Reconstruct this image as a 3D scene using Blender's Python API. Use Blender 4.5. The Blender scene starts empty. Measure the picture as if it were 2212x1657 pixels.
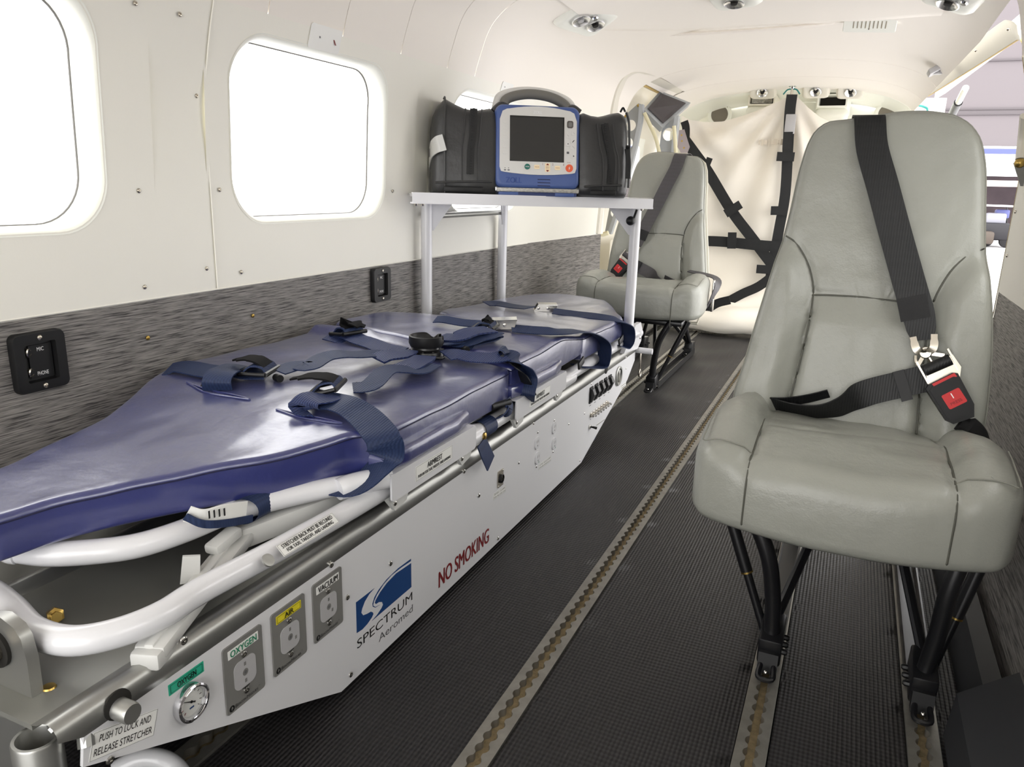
import bpy, bmesh, math, random
import numpy as np
from mathutils import Vector, Matrix, noise as mnoise
random.seed(7)
SC = bpy.context.scene
COL = SC.collection
# ---------------------------------------------------------------- camera
CAM = Vector((.375, 0., .75)); FPX = 1633.98; CX, CY = 1106., 828.5
YAW, PIT, ROL = .4137752, -.25807631, .02852049
fwd = Vector((-math.sin(YAW)*math.cos(PIT), math.cos(YAW)*math.cos(PIT), math.sin(PIT)))
rgt = Vector((math.cos(YAW), math.sin(YAW), 0)); upv = rgt.cross(fwd)
R2 = rgt*math.cos(ROL) + upv*math.sin(ROL); U2 = -rgt*math.sin(ROL) + upv*math.cos(ROL)
cd = bpy.data.cameras.new('camera'); co = bpy.data.objects.new('camera', cd); COL.objects.link(co)
cd.sensor_fit = 'HORIZONTAL'; cd.sensor_width = 36; cd.lens = FPX/2212*36; cd.clip_start = .02; cd.clip_end = 500
m = Matrix.Identity(4)
for i in range(3):
    m[i][0] = R2[i]; m[i][1] = U2[i]; m[i][2] = -fwd[i]; m[i][3] = CAM[i]
co.matrix_world = m; SC.camera = co
# ---------------------------------------------------------------- world, light, exposure
W = bpy.data.worlds.new('sky'); SC.world = W; W.use_nodes = True
nt = W.node_tree; bg = nt.nodes['Background']
bg.inputs[0].default_value = (1.0, .99, .972, 1); bg.inputs[1].default_value = 4.9
def portal(name, loc, rot, sx, sy):
    l = bpy.data.lights.new(name, 'AREA'); l.shape = 'RECTANGLE'; l.size = sx; l.size_y = sy
    l.cycles.is_portal = True
    o = bpy.data.objects.new(name, l); COL.objects.link(o); o.location = loc; o.rotation_euler = rot
    return o
H = math.pi/2
for y in (.63, 1.46, 2.33): portal('left_window_daylight', (-.86, y, .84), (0, -H, 0), .5, .6)
for y in (.33, 1.18): portal('right_window_daylight', (.80, y, .84), (0, H, 0), .5, .6)
portal('cargo_door_daylight', (.86, 3.2, .65), (0, H, 0), 1.4, 2.3)
portal('front_daylight', (0, -.75, .75), (H, 0, 0), 1.6, 1.5)
SC.view_settings.view_transform = 'Standard'; SC.view_settings.look = 'None'
SC.view_settings.exposure = 0.0; SC.view_settings.gamma = 1.0; SC.view_settings.use_curve_mapping = False
SC.cycles.max_bounces = 12; SC.cycles.diffuse_bounces = 8; SC.cycles.glossy_bounces = 4; SC.cycles.transparent_max_bounces = 12
SC.cycles.use_denoising = True; SC.cycles.sample_clamp_indirect = 8
SC.cycles.caustics_reflective = False; SC.cycles.caustics_refractive = False
# ---------------------------------------------------------------- pixel rays onto real planes (photo is 2212 x 1657)
def ray(px, py): return R2*((px-CX)/FPX) + U2*(-(py-CY)/FPX) + fwd
def on(ax, px, py, v):
    d = ray(px, py); t = (v-CAM[ax])/d[ax]; return CAM + d*t
def PX(px, py, x): return on(0, px, py, x)
def PY(px, py, y): return on(1, px, py, y)
def PZ(px, py, z): return on(2, px, py, z)
def PP(px, py, p0, n):
    d = ray(px, py); t = (Vector(p0)-CAM).dot(n)/d.dot(n); return CAM + d*t
# ---------------------------------------------------------------- materials
def lin(c): return c/12.92 if c <= .04045 else ((c+.055)/1.055)**2.4
def rgb(r, g, b): return (lin(r/255), lin(g/255), lin(b/255), 1)
MATS = {}
def mat(name, col, rough=.5, metal=0., spec=.5, bump=None, coat=0., var=None, sheen=0., trans=0., cior=1.5):
    if name in MATS: return MATS[name]
    M = bpy.data.materials.new(name); M.use_nodes = True; n = M.node_tree.nodes; l = M.node_tree.links
    p = n['Principled BSDF']; c = rgb(*col)
    p.inputs['Base Color'].default_value = c; p.inputs['Roughness'].default_value = rough
    p.inputs['Metallic'].default_value = metal; p.inputs['Specular IOR Level'].default_value = spec
    p.inputs['Coat Weight'].default_value = coat; p.inputs['Sheen Weight'].default_value = sheen
    p.inputs['Coat Roughness'].default_value = .2 if cior > 1.5 else .1; p.inputs['Coat IOR'].default_value = cior; p.inputs['Transmission Weight'].default_value = trans
    tc = n.new('ShaderNodeTexCoord')
    if var:   # (scale, amount, stretch)
        mp = n.new('ShaderNodeMapping'); mp.inputs['Scale'].default_value = var[2] if len(var) > 2 else (1, 1, 1)
        t = n.new('ShaderNodeTexNoise'); t.inputs['Scale'].default_value = var[0]; t.inputs['Detail'].default_value = 5
        l.new(tc.outputs['Object'], mp.inputs[0]); l.new(mp.outputs[0], t.inputs['Vector'])
        mr = n.new('ShaderNodeMapRange'); mr.inputs[1].default_value = .3; mr.inputs[2].default_value = .7
        mr.inputs[3].default_value = 1-var[1]; mr.inputs[4].default_value = 1+var[1]
        l.new(t.outputs[0], mr.inputs[0])
        mx = n.new('ShaderNodeMix'); mx.data_type = 'RGBA'; mx.blend_type = 'MULTIPLY'; mx.inputs[0].default_value = 1
        mx.inputs[6].default_value = c; l.new(mr.outputs[0], mx.inputs[7]); l.new(mx.outputs[2], p.inputs['Base Color'])
    prev = None
    for b in ([bump] if isinstance(bump, tuple) else (bump or [])):   # (scale, strength, distance, stretch, kind)
        mp = n.new('ShaderNodeMapping'); mp.inputs['Scale'].default_value = b[3] if len(b) > 3 else (1, 1, 1)
        l.new(tc.outputs['Object'], mp.inputs[0])
        if len(b) > 4 and b[4] == 'V':
            t = n.new('ShaderNodeTexVoronoi'); t.inputs['Scale'].default_value = b[0]
        else:
            t = n.new('ShaderNodeTexNoise'); t.inputs['Scale'].default_value = b[0]; t.inputs['Detail'].default_value = 4
        l.new(mp.outputs[0], t.inputs['Vector'])
        bp = n.new('ShaderNodeBump'); bp.inputs['Strength'].default_value = b[1]; bp.inputs['Distance'].default_value = b[2]
        l.new(t.outputs[0], bp.inputs['Height'])
        if prev: l.new(prev.outputs[0], bp.inputs['Normal'])
        prev = bp
    if prev: l.new(prev.outputs[0], p.inputs['Normal'])
    MATS[name] = M; return M
def weave(name, col, col2, pitch, rough=.5, depth=.001, spec=.4, var=0.):
    """woven / ribbed rubber or webbing: two crossed sine ribs in object space"""
    if name in MATS: return MATS[name]
    M = bpy.data.materials.new(name); M.use_nodes = True; n = M.node_tree.nodes; l = M.node_tree.links
    p = n['Principled BSDF']; p.inputs['Roughness'].default_value = rough; p.inputs['Specular IOR Level'].default_value = spec
    tc = n.new('ShaderNodeTexCoord'); sp = n.new('ShaderNodeSeparateXYZ'); l.new(tc.outputs['Object'], sp.inputs[0])
    outs = []
    for ax, pt in ((0, pitch[0]), (1, pitch[1])):
        a = n.new('ShaderNodeMath'); a.operation = 'MULTIPLY'; a.inputs[1].default_value = 2*math.pi/pt; l.new(sp.outputs[ax], a.inputs[0])
        s = n.new('ShaderNodeMath'); s.operation = 'SINE'; l.new(a.outputs[0], s.inputs[0]); outs.append(s)
    m1 = n.new('ShaderNodeMath'); m1.operation = 'MULTIPLY_ADD'; l.new(outs[1].outputs[0], m1.inputs[0]); m1.inputs[1].default_value = .45; l.new(outs[0].outputs[0], m1.inputs[2])
    mr = n.new('ShaderNodeMapRange'); mr.inputs[1].default_value = -1.3; mr.inputs[2].default_value = 1.3; l.new(m1.outputs[0], mr.inputs[0])
    mx = n.new('ShaderNodeMix'); mx.data_type = 'RGBA'; mx.inputs[6].default_value = rgb(*col); mx.inputs[7].default_value = rgb(*col2)
    l.new(mr.outputs[0], mx.inputs[0])
    t = n.new('ShaderNodeTexNoise'); t.inputs['Scale'].default_value = 5; t.inputs['Detail'].default_value = 6; l.new(tc.outputs['Object'], t.inputs['Vector'])
    m2 = n.new('ShaderNodeMapRange'); m2.inputs[1].default_value = .3; m2.inputs[2].default_value = .7; m2.inputs[3].default_value = 1-var; m2.inputs[4].default_value = 1+var
    l.new(t.outputs[0], m2.inputs[0])
    mm = n.new('ShaderNodeMix'); mm.data_type = 'RGBA'; mm.blend_type = 'MULTIPLY'; mm.inputs[0].default_value = 1
    l.new(mx.outputs[2], mm.inputs[6]); l.new(m2.outputs[0], mm.inputs[7]); l.new(mm.outputs[2], p.inputs['Base Color'])
    bp = n.new('ShaderNodeBump'); bp.inputs['Strength'].default_value = .6; bp.inputs['Distance'].default_value = depth
    l.new(mr.outputs[0], bp.inputs['Height']); l.new(bp.outputs[0], p.inputs['Normal'])
    MATS[name] = M; return M
def streaks(name):
    """charcoal laminate with short horizontal dark dashes"""
    M = bpy.data.materials.new(name); M.use_nodes = True; n = M.node_tree.nodes; l = M.node_tree.links
    p = n['Principled BSDF']; p.inputs['Roughness'].default_value = .55; p.inputs['Specular IOR Level'].default_value = .35
    tc = n.new('ShaderNodeTexCoord'); mp = n.new('ShaderNodeMapping'); mp.inputs['Scale'].default_value = (14, 14, 400)
    l.new(tc.outputs['Object'], mp.inputs[0])
    t = n.new('ShaderNodeTexNoise'); t.inputs['Scale'].default_value = 1.15; t.inputs['Detail'].default_value = 3; t.inputs['Roughness'].default_value = .65
    l.new(mp.outputs[0], t.inputs['Vector'])
    r = n.new('ShaderNodeValToRGB'); e = r.color_ramp.elements
    e[0].position = .36; e[0].color = rgb(52, 50, 50); e[1].position = .62; e[1].color = rgb(142, 138, 134)
    k = e.new(.47); k.color = rgb(112, 109, 106)
    l.new(t.outputs[0], r.inputs[0]); l.new(r.outputs[0], p.inputs['Base Color'])
    bp = n.new('ShaderNodeBump'); bp.inputs['Strength'].default_value = .25; bp.inputs['Distance'].default_value = .0006
    l.new(t.outputs[0], bp.inputs['Height']); l.new(bp.outputs[0], p.inputs['Normal'])
    MATS[name] = M; return M
def glass(name, tint=(1, 1, 1), gl=.06):
    M = bpy.data.materials.new(name); M.use_nodes = True; n = M.node_tree.nodes; l = M.node_tree.links
    n.remove(n['Principled BSDF']); o = n['Material Output']
    a = n.new('ShaderNodeBsdfTransparent'); a.inputs[0].default_value = (*tint, 1)
    g = n.new('ShaderNodeBsdfGlossy'); g.inputs['Roughness'].default_value = .02
    mx = n.new('ShaderNodeMixShader'); mx.inputs[0].default_value = gl
    l.new(a.outputs[0], mx.inputs[1]); l.new(g.outputs[0], mx.inputs[2]); l.new(mx.outputs[0], o.inputs[0])
    MATS[name] = M; return M
CREAM = mat('cream_wall_vinyl', (240, 238, 228), .55, bump=(260, .12, .001), var=(3, .015))
LINER = mat('warm_headliner', (242, 237, 229), .7, bump=(420, .15, .0008))
PALE = mat('pale_green_white_plastic', (240, 241, 233), .4)
TRIMC = mat('cream_trim_plastic', (228, 224, 212), .45)
STREAK = streaks('charcoal_streaked_laminate')
WHITE = mat('white_gloss_powder_coat', (220, 220, 223), .22, spec=.5, coat=.3)
WPANEL = mat('white_satin_panel', (217, 217, 219), .35)
WPLAST = mat('white_moulded_plastic', (206, 206, 203), .4)
SILVER = mat('satin_aluminium', (172, 172, 168), .38, metal=.85, bump=(60, .1, .0005, (1, .05, 1)))
DECK = mat('grey_anodised_deck', (150, 150, 144), .42, metal=.55, bump=(90, .1, .0005, (1, .05, 1)))
STEEL = mat('polished_steel', (205, 203, 198), .16, metal=1.)
CHROME = mat('chrome', (225, 225, 228), .06, metal=1.)
NICKEL = mat('warm_nickel', (200, 193, 180), .25, metal=1.)
BRASS = mat('brass', (190, 160, 90), .3, metal=1.)
BLACKP = mat('black_plastic', (19, 19, 20), .45, spec=.35)
TABK = mat('matt_black_tab', (17, 17, 18), .8, spec=.15)
BLACKM = mat('black_painted_steel', (20, 20, 22), .3, spec=.5)
GREYPL = mat('grey_plate', (120, 119, 116), .45)
GREYLT = mat('light_grey_plastic', (176, 175, 176), .45)
NAVY = mat('navy_vinyl', (38, 45, 106), .33, spec=1., bump=[(7, .5, .012), (38, .3, .004), (120, .12, .0012)], coat=1., cior=1.58, sheen=.08)
NAVYSEAM = mat('dark_navy_seam', (26, 28, 62), .5)
WEBN = weave('navy_webbing', (32, 44, 74), (42, 55, 88), (.0042, .0042), .55, .0004, .3)
WEBN2 = weave('navy_stitched_webbing', (24, 34, 70), (46, 60, 105), (.004, .004), .5, .0012, .4)
WEBK = weave('black_webbing', (18, 19, 20), (25, 26, 27), (.0042, .0042), .5, .0004, .4)
WEBG = weave('charcoal_webbing', (66, 64, 66), (76, 73, 76), (.0042, .0042), .5, .0006, .4)
LEATHER = mat('grey_leather', (145, 146, 138), .34, spec=.5, bump=[(420, .16, .0009, (1, 1, 1), 'V'), (15, .4, .009), (5, .25, .02)], var=(6, .03))
LSEAM = mat('dark_leather_seam', (78, 78, 70), .6)
LSTIT = mat('leather_stitching', (128, 128, 119), .6)
LEDGE = mat('seat_shell_trim', (188, 184, 168), .5)
RUBBER = weave('black_ribbed_rubber', (15, 14, 14), (46, 44, 45), (.0062, .0085), .5, .0016, .4, .18)
TRACK = mat('worn_aluminium_track', (150, 147, 140), .42, metal=.75, var=(40, .15))
DIRT = mat('tan_track_filler', (134, 118, 88), .95, bump=(300, .6, .002), var=(90, .25))
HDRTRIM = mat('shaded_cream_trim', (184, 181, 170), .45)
CANVAS = mat('cream_canvas', (235, 229, 217), .85, bump=[(500, .25, .0008), (9, .3, .01)])
HOOKT = mat('teal_paint', (40, 130, 125), .4)
HOSE = mat('ivory_hose', (214, 208, 176), .4)
GRYFR = mat('grey_painted_frame', (170, 174, 178), .4)
TREAD = mat('dark_grit_tread', (88, 84, 86), .9, bump=(500, .6, .001))
SPKM = mat('speaker_mesh', (120, 114, 104), .9, bump=(900, .6, .001))
DARK = mat('dark_cavity', (26, 24, 20), .9)
INKK = mat('black_ink', (16, 16, 16), .5)
INKR = mat('red_ink', (120, 14, 18), .45)
INKB = mat('blue_ink', (22, 62, 116), .4)
INKG = mat('green_ink', (30, 130, 95), .45)
INKW = mat('white_ink', (236, 236, 236), .5)
GREYI = mat('grey_ink', (96, 96, 98), .5)
STICKER = mat('white_sticker', (236, 236, 232), .4)
GREENL = mat('green_label', (46, 168, 136), .45)
YELLOWL = mat('yellow_label', (224, 208, 48), .45)
BLUEP = mat('blue_moulded_plastic', (70, 92, 148), .38, bump=(600, .1, .0005))
LGREYP = mat('pale_grey_bezel', (218, 217, 213), .4)
SCREEN = mat('dark_glass_screen', (48, 48, 47), .12, spec=.6)
VINYLK = mat('black_vinyl', (54, 54, 54), .38, bump=[(14, .3, .01), (60, .25, .003), (500, .12, .0006)])
HANDLE = mat('grey_rubber_handle', (112, 110, 104), .5)
ORANGE = mat('orange_button', (232, 100, 62), .4)
GREENB = mat('green_button', (36, 110, 96), .4)
CREAMB = mat('cream_button', (248, 228, 190), .4)
REDP = mat('red_plastic', (196, 34, 36), .4)
SHINY = mat('scuffed_silver_strip', (176, 174, 168), .45, metal=.5, var=(120, .4, (1, 1, 4)))
LAMP = mat('chrome_reflector', (240, 240, 240), .22, metal=1.)
GLASS = glass('window_acrylic')
GCLR = glass('gauge_glass', (1, 1, 1), .05)
# ---------------------------------------------------------------- mesh helpers
class MB:
    def __init__(s): s.v = []; s.f = []
    def add(s, vs, fs):
        o = len(s.v); s.v += [Vector(v) for v in vs]; s.f += [tuple(i+o for i in f) for f in fs]; return s
    def box(s, c, d, M=None, bev=0., seg=2):
        bm = bmesh.new(); bmesh.ops.create_cube(bm, size=1)
        for v in bm.verts: v.co = Vector((v.co.x*d[0], v.co.y*d[1], v.co.z*d[2]))
        if bev > 0: bmesh.ops.bevel(bm, geom=bm.edges[:], offset=min(bev, min(d)*.49), segments=seg, affect='EDGES', profile=.5)
        return s.bm(bm, Matrix.Translation(c) @ (M or Matrix.Identity(4)))
    def bm(s, bm, M=None):
        bm.verts.index_update(); M = M or Matrix.Identity(4)
        vs = [M @ v.co for v in bm.verts]; fs = [[v.index for v in f.verts] for f in bm.faces]; bm.free(); return s.add(vs, fs)
    def tube(s, pts, r, n=12, cap=True, closed=False):
        pts = [Vector(p) for p in pts]; k = len(pts)
        rr = r if isinstance(r, (list, tuple)) else [r]*k
        T = []
        for i in range(k):
            a = pts[i-1] if (i > 0 or closed) else pts[i]; b = pts[(i+1) % k] if (i < k-1 or closed) else pts[i]
            T.append((b-a).normalized())
        ref = Vector((0, 0, 1)) if abs(T[0].z) < .9 else Vector((1, 0, 0))
        nrm = (ref - T[0]*ref.dot(T[0])).normalized(); vs = []; fs = []
        for i in range(k):
            nrm = (nrm - T[i]*nrm.dot(T[i])).normalized(); b = T[i].cross(nrm)
            for j in range(n):
                a = 2*math.pi*j/n; vs.append(pts[i] + (nrm*math.cos(a) + b*math.sin(a))*rr[i])
        for i in range(k if closed else k-1):
            for j in range(n):
                i2 = (i+1) % k; fs.append((i*n+j, i*n+(j+1) % n, i2*n+(j+1) % n, i2*n+j))
        if cap and not closed: fs += [tuple(range(n-1, -1, -1)), tuple((k-1)*n+j for j in range(n))]
        return s.add(vs, fs)
    def cyl(s, a, b, r, n=20, r2=None): return s.tube([a, b], [r, r2 if r2 is not None else r], n)
    def strap(s, pts, w, t, side):
        """flat webbing along pts; side = width direction (vector or one per point)"""
        pts = [Vector(p) for p in pts]; k = len(pts); vs = []; fs = []
        for i in range(k):
            T = (pts[min(i+1, k-1)] - pts[max(i-1, 0)]).normalized()
            sd = Vector(side[i] if isinstance(side, list) else side); sd = (sd - T*sd.dot(T)).normalized(); nn = T.cross(sd)
            ww = w[i] if isinstance(w, (list, tuple)) else w
            for a, b in ((-1, -1), (1, -1), (1, 1), (-1, 1)): vs.append(pts[i] + sd*(a*ww/2) + nn*(b*t/2))
        for i in range(k-1):
            for j in range(4): fs.append((i*4+j, i*4+(j+1) % 4, i*4+4+(j+1) % 4, i*4+4+j))
        fs += [(3, 2, 1, 0), tuple((k-1)*4+j for j in range(4))]
        return s.add(vs, fs)
    def prism(s, poly, off):
        """extrude a planar 3D polygon by vector off"""
        poly = [Vector(p) for p in poly]; n = len(poly); off = Vector(off)
        vs = poly + [p+off for p in poly]
        nr = sum((poly[i].cross(poly[(i+1) % n]) for i in range(n)), Vector())
        fl = nr.dot(off) > 0
        a = tuple(range(n)); b = tuple(range(n, 2*n)); fs = [a[::-1] if fl else a, b if fl else b[::-1]]
        for i in range(n):
            j = (i+1) % n; q = (i, j, n+j, n+i); fs.append(q if fl else q[::-1])
        return s.add(vs, fs)
    def lathe(s, prof, c, ax=(0, 0, 1), n=32, cap=True):
        """prof [(r, h)] about axis ax at c"""
        ax = Vector(ax).normalized(); ref = Vector((1, 0, 0)) if abs(ax.x) < .9 else Vector((0, 1, 0))
        u = (ref-ax*ref.dot(ax)).normalized(); w = ax.cross(u); c = Vector(c); vs = []; fs = []
        for r, h in prof:
            for j in range(n):
                a = 2*math.pi*j/n; vs.append(c + ax*h + (u*math.cos(a)+w*math.sin(a))*r)
        for i in range(len(prof)-1):
            for j in range(n): fs.append((i*n+j, i*n+(j+1) % n, (i+1)*n+(j+1) % n, (i+1)*n+j))
        if cap and prof[0][0] > 1e-5: fs.append(tuple(range(n-1, -1, -1)))
        if cap and prof[-1][0] > 1e-5: fs.append(tuple((len(prof)-1)*n+j for j in range(n)))
        return s.add(vs, fs)
    def grid(s, P, closed=False):
        """P[i][j] points"""
        a, b = len(P), len(P[0]); vs = [p for r in P for p in r]; fs = []
        for i in range(a-1):
            for j in range(b if closed else b-1): fs.append((i*b+j, i*b+(j+1) % b, (i+1)*b+(j+1) % b, (i+1)*b+j))
        return s.add(vs, fs)
    def build(s, name, material, parent=None, label=None, sharp=35, smooth=True, local=False, kind=None):
        off = Vector()
        if parent is not None and not local:
            r = parent
            while r is not None: off += r.location; r = r.parent
        me = bpy.data.meshes.new(name); me.from_pydata([v-off for v in s.v], [], s.f); me.validate(); me.update()
        bm = bmesh.new(); bm.from_mesh(me); bmesh.ops.remove_doubles(bm, verts=bm.verts, dist=1e-6); bmesh.ops.recalc_face_normals(bm, faces=bm.faces); bm.to_mesh(me); bm.free()
        if smooth:
            me.polygons.foreach_set('use_smooth', [True]*len(me.polygons)); me.set_sharp_from_angle(angle=math.radians(sharp))
        me.materials.append(material)
        o = bpy.data.objects.new(name, me); COL.objects.link(o)
        if parent is not None: o.parent = parent
        if label: o['label'] = label
        if kind: o['kind'] = kind
        return o
def thing(name, label, cat, loc=(0, 0, 0), rot=(0, 0, 0), group=None):
    o = bpy.data.objects.new(name, None); COL.objects.link(o); o.location = loc; o.rotation_euler = rot
    o.empty_display_size = .05; o['label'] = label; o['category'] = cat
    if group: o['group'] = group
    return o
def tag(o, label, cat, group=None):
    o['label'] = label; o['category'] = cat
    if group: o['group'] = group
    return o
def struct(name, loc=(0, 0, 0)):
    o = bpy.data.objects.new(name, None); COL.objects.link(o); o.location = loc; o['kind'] = 'structure'; return o
def dup(root, loc, label, group=None):
    r = root.copy(); COL.objects.link(r); r.location = loc; r['label'] = label
    if group: r['group'] = group
    for ch in list(root.children):
        c = ch.copy(); COL.objects.link(c); c.parent = r
        for g in ch.children:
            d = g.copy(); COL.objects.link(d); d.parent = c
    return r
def crv(pts, n=8, closed=False):
    """Catmull-Rom through the points"""
    P = [Vector(p) for p in pts]; k = len(P); out = []
    for i in range(k if closed else k-1):
        p1, p2 = P[i], P[(i+1) % k]
        p0 = P[i-1] if (i > 0 or closed) else p1*2-p2; p3 = P[(i+2) % k] if (i+2 < k or closed) else p2*2-p1
        for j in range(n):
            t = j/n; out.append(.5*((2*p1)+(p2-p0)*t+(2*p0-5*p1+4*p2-p3)*t*t+(3*p1-p0-3*p2+p3)*t**3))
    if not closed: out.append(P[-1])
    return out
def rrect(w, h, r, n=6, cx=0., cy=0.):
    """rounded rectangle, counter-clockwise 2D"""
    out = []
    for sx, sy, a0 in ((1, 1, 0), (-1, 1, 90), (-1, -1, 180), (1, -1, 270)):
        for i in range(n+1):
            a = math.radians(a0+90*i/n); out.append((cx+sx*(w/2-r)+r*math.cos(a), cy+sy*(h/2-r)+r*math.sin(a)))
    return out
def resample(poly, n, chaikin=2):
    p = [Vector((a[0], a[1], 0)) for a in poly]
    for _ in range(chaikin):
        q = []
        for i in range(len(p)):
            a, b = p[i], p[(i+1) % len(p)]; q += [a*.8+b*.2, a*.2+b*.8]
        p = q
    L = [0]
    for i in range(len(p)): L.append(L[-1]+(p[(i+1) % len(p)]-p[i]).length)
    out = []; k = 0
    for i in range(n):
        t = L[-1]*i/n
        while L[k+1] < t: k += 1
        f = (t-L[k])/max(L[k+1]-L[k], 1e-9); out.append(p[k].lerp(p[(k+1) % len(p)], f))
    return out
def pillow(outline, top, bot, r, mp=lambda a, b, h: Vector((a, b, h)), n=120, chaikin=2, rings=9, botr=None, ctr=None):
    """upholstered pad: plan outline, top(a,b) and bot(a,b) heights, rounded edge r"""
    O = resample(outline, n, chaikin)
    ar = sum(O[i].x*O[(i+1) % n].y-O[(i+1) % n].x*O[i].y for i in range(n))
    if ar < 0: O.reverse()
    N = []
    for i in range(n):
        t = (O[(i+1) % n]-O[i-1]).normalized(); N.append(Vector((-t.y, t.x, 0)))
    ins = lambda d: [O[i]+N[i]*d for i in range(n)]
    inner = ins(r); c = Vector((*ctr, 0)) if ctr else sum(inner, Vector())/n; botr = botr or r
    R = [[mp(c.x, c.y, top(c.x, c.y))]*n]
    for k in range(1, rings+1):
        s = (k/rings)**.85; R.append([mp(q.x, q.y, top(q.x, q.y)) for q in (c.lerp(p, s) for p in inner)])
    for d, dz in ((.6, .08), (.29, .29), (.08, .6), (0, 1)):
        R.append([mp(p.x, p.y, top(q.x, q.y)-r*dz) for p, q in zip(ins(r*d), inner)])
    for d, dz in ((0, 1), (.08, .6), (.29, .29), (.6, .08), (1, 0)):
        R.append([mp(p.x, p.y, bot(q.x, q.y)+botr*dz) for p, q in zip(ins(botr*d), inner)])
    R.append([mp(c.x, c.y, bot(c.x, c.y))]*n)
    mb = MB(); mb.grid(R, True); return mb, [mp(p.x, p.y, top(q.x, q.y)-r*.95) for p, q in zip(ins(-.0006), inner)]
def sstep(x, a, b):
    t = min(max((x-a)/(b-a), 0), 1); return t*t*(3-2*t)
def ntext(s, o, u, v, h, material, parent, name='lettering', width=None, font_shear=0., depth=.0004, bold=0., align='CENTER', local=False):
    """lettering as thin solid geometry: o = centre, u = reading direction, v = up, h = cap height"""
    u = Vector(u).normalized(); v = Vector(v).normalized(); w = u.cross(v)
    cu = bpy.data.curves.new('t', 'FONT'); cu.body = s; cu.size = 1; cu.align_x = align; cu.align_y = 'CENTER'
    cu.shear = font_shear; cu.resolution_u = 3; cu.space_line = .95
    to = bpy.data.objects.new('t', cu); COL.objects.link(to)
    dg = bpy.context.evaluated_depsgraph_get(); me = bpy.data.meshes.new_from_object(to.evaluated_get(dg))
    bpy.data.objects.remove(to); bpy.data.curves.remove(cu)
    xs = [q.co.x for q in me.vertices]; ys = [q.co.y for q in me.vertices]
    if not xs: return None
    wd, hh = max(xs)-min(xs), max(ys)-min(ys); nl = s.count('\n')+1
    sy = h/hh if nl == 1 else h*nl*1.35/hh
    sx = width/wd if width else sy
    cx = (max(xs)+min(xs))/2 if align == 'CENTER' else min(xs); cy = (max(ys)+min(ys))/2; O = Vector(o); mb = MB()
    for k_, s_ in enumerate((0, -1, 1, -.5, .5) if bold else (0,)):   # heavier strokes from stacked, shifted layers
        mb.add([O+u*((q.co.x-cx+s_*bold*1.3)*sx)+v*((q.co.y-cy)*sy)+w*(depth+.00008*k_) for q in me.vertices], [tuple(p.vertices) for p in me.polygons])
    bpy.data.meshes.remove(me)
    off = Vector()
    if not local:
        r = parent
        while r is not None: off += r.location; r = r.parent
    me = bpy.data.meshes.new(name); me.from_pydata([q-off for q in mb.v], [], mb.f); me.update(); me.materials.append(material)
    ob = bpy.data.objects.new(name, me); COL.objects.link(ob); ob.parent = parent; return ob
def ink_bar(o, u, v, w, h, material, parent):
    """print too small to read: a short inked stroke"""
    u = Vector(u); v = Vector(v); o = Vector(o)
    return MB().prism([o-u*w/2-v*h/2, o+u*w/2-v*h/2, o+u*w/2+v*h/2, o-u*w/2+v*h/2], u.cross(v)*.0003).build('fine_print', material, parent)
def frame_mb(o, u, v, w, h, t, dep=.0004):
    """thin printed border rectangle"""
    u = Vector(u).normalized(); v = Vector(v).normalized(); n = u.cross(v); o = Vector(o)+n*dep; mb = MB()
    for a, b, c, d in ((0, h/2, w, t), (0, -h/2, w, t), (-w/2, 0, t, h), (w/2, 0, t, h)):
        p = o+u*a+v*b; mb.add([p-u*c/2-v*d/2, p+u*c/2-v*d/2, p+u*c/2+v*d/2, p-u*c/2+v*d/2], [(0, 1, 2, 3)])
    return mb
def plate(o, u, v, w, h, r, t, n=5, mb=None):
    """rounded flat plate, front face toward u x v, centred at o, thickness t outward"""
    u = Vector(u).normalized(); v = Vector(v).normalized(); nn = u.cross(v); o = Vector(o); mb = mb or MB()
    return mb.prism([o+u*a+v*b for a, b in rrect(w, h, r, n)], nn*t)
def screw_mb(p, nrm, r=.004):
    mb = MB(); mb.lathe([(r, 0), (r*.95, r*.35), (r*.6, r*.6), (r*.3, r*.62), (r*.26, r*.3), (0, r*.3)], p, nrm, 14); return mb
# one shared screw mesh, turned to +X / -X / -Y / -Z
_scr = {}
def screw(p, nrm, r, material, parent, name='screw'):
    key = (tuple(nrm), round(r, 5), material.name)
    off = Vector(); q = parent
    while q is not None: off += q.location; q = q.parent
    if key not in _scr:
        o = screw_mb((0, 0, 0), nrm, r).build(name, material, None); o.parent = parent; _scr[key] = o.data
    else:
        o = bpy.data.objects.new(name, _scr[key]); COL.objects.link(o); o.parent = parent
    o.location = Vector(p)-off; return o
X, Y, Z = Vector((1, 0, 0)), Vector((0, 1, 0)), Vector((0, 0, 1))
# ================================================================ SETTING
def wx(z, y=1.):
    """inner face of the left side wall"""
    b = .765 if z < .85 else .765-.041*((z-.85)/.207)**1.6
    if z < .5: b = .765-.05*((.5-z)/.5)**2
    return -b*taper(y)
def taper(y): return 1. if y < 2.7 else 1-.07*(y-2.7)
RIGHT = .705/.765
def rx(z, y=1.): return -wx(z)*RIGHT
ZJ, ZW = 1.057, .532
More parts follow.
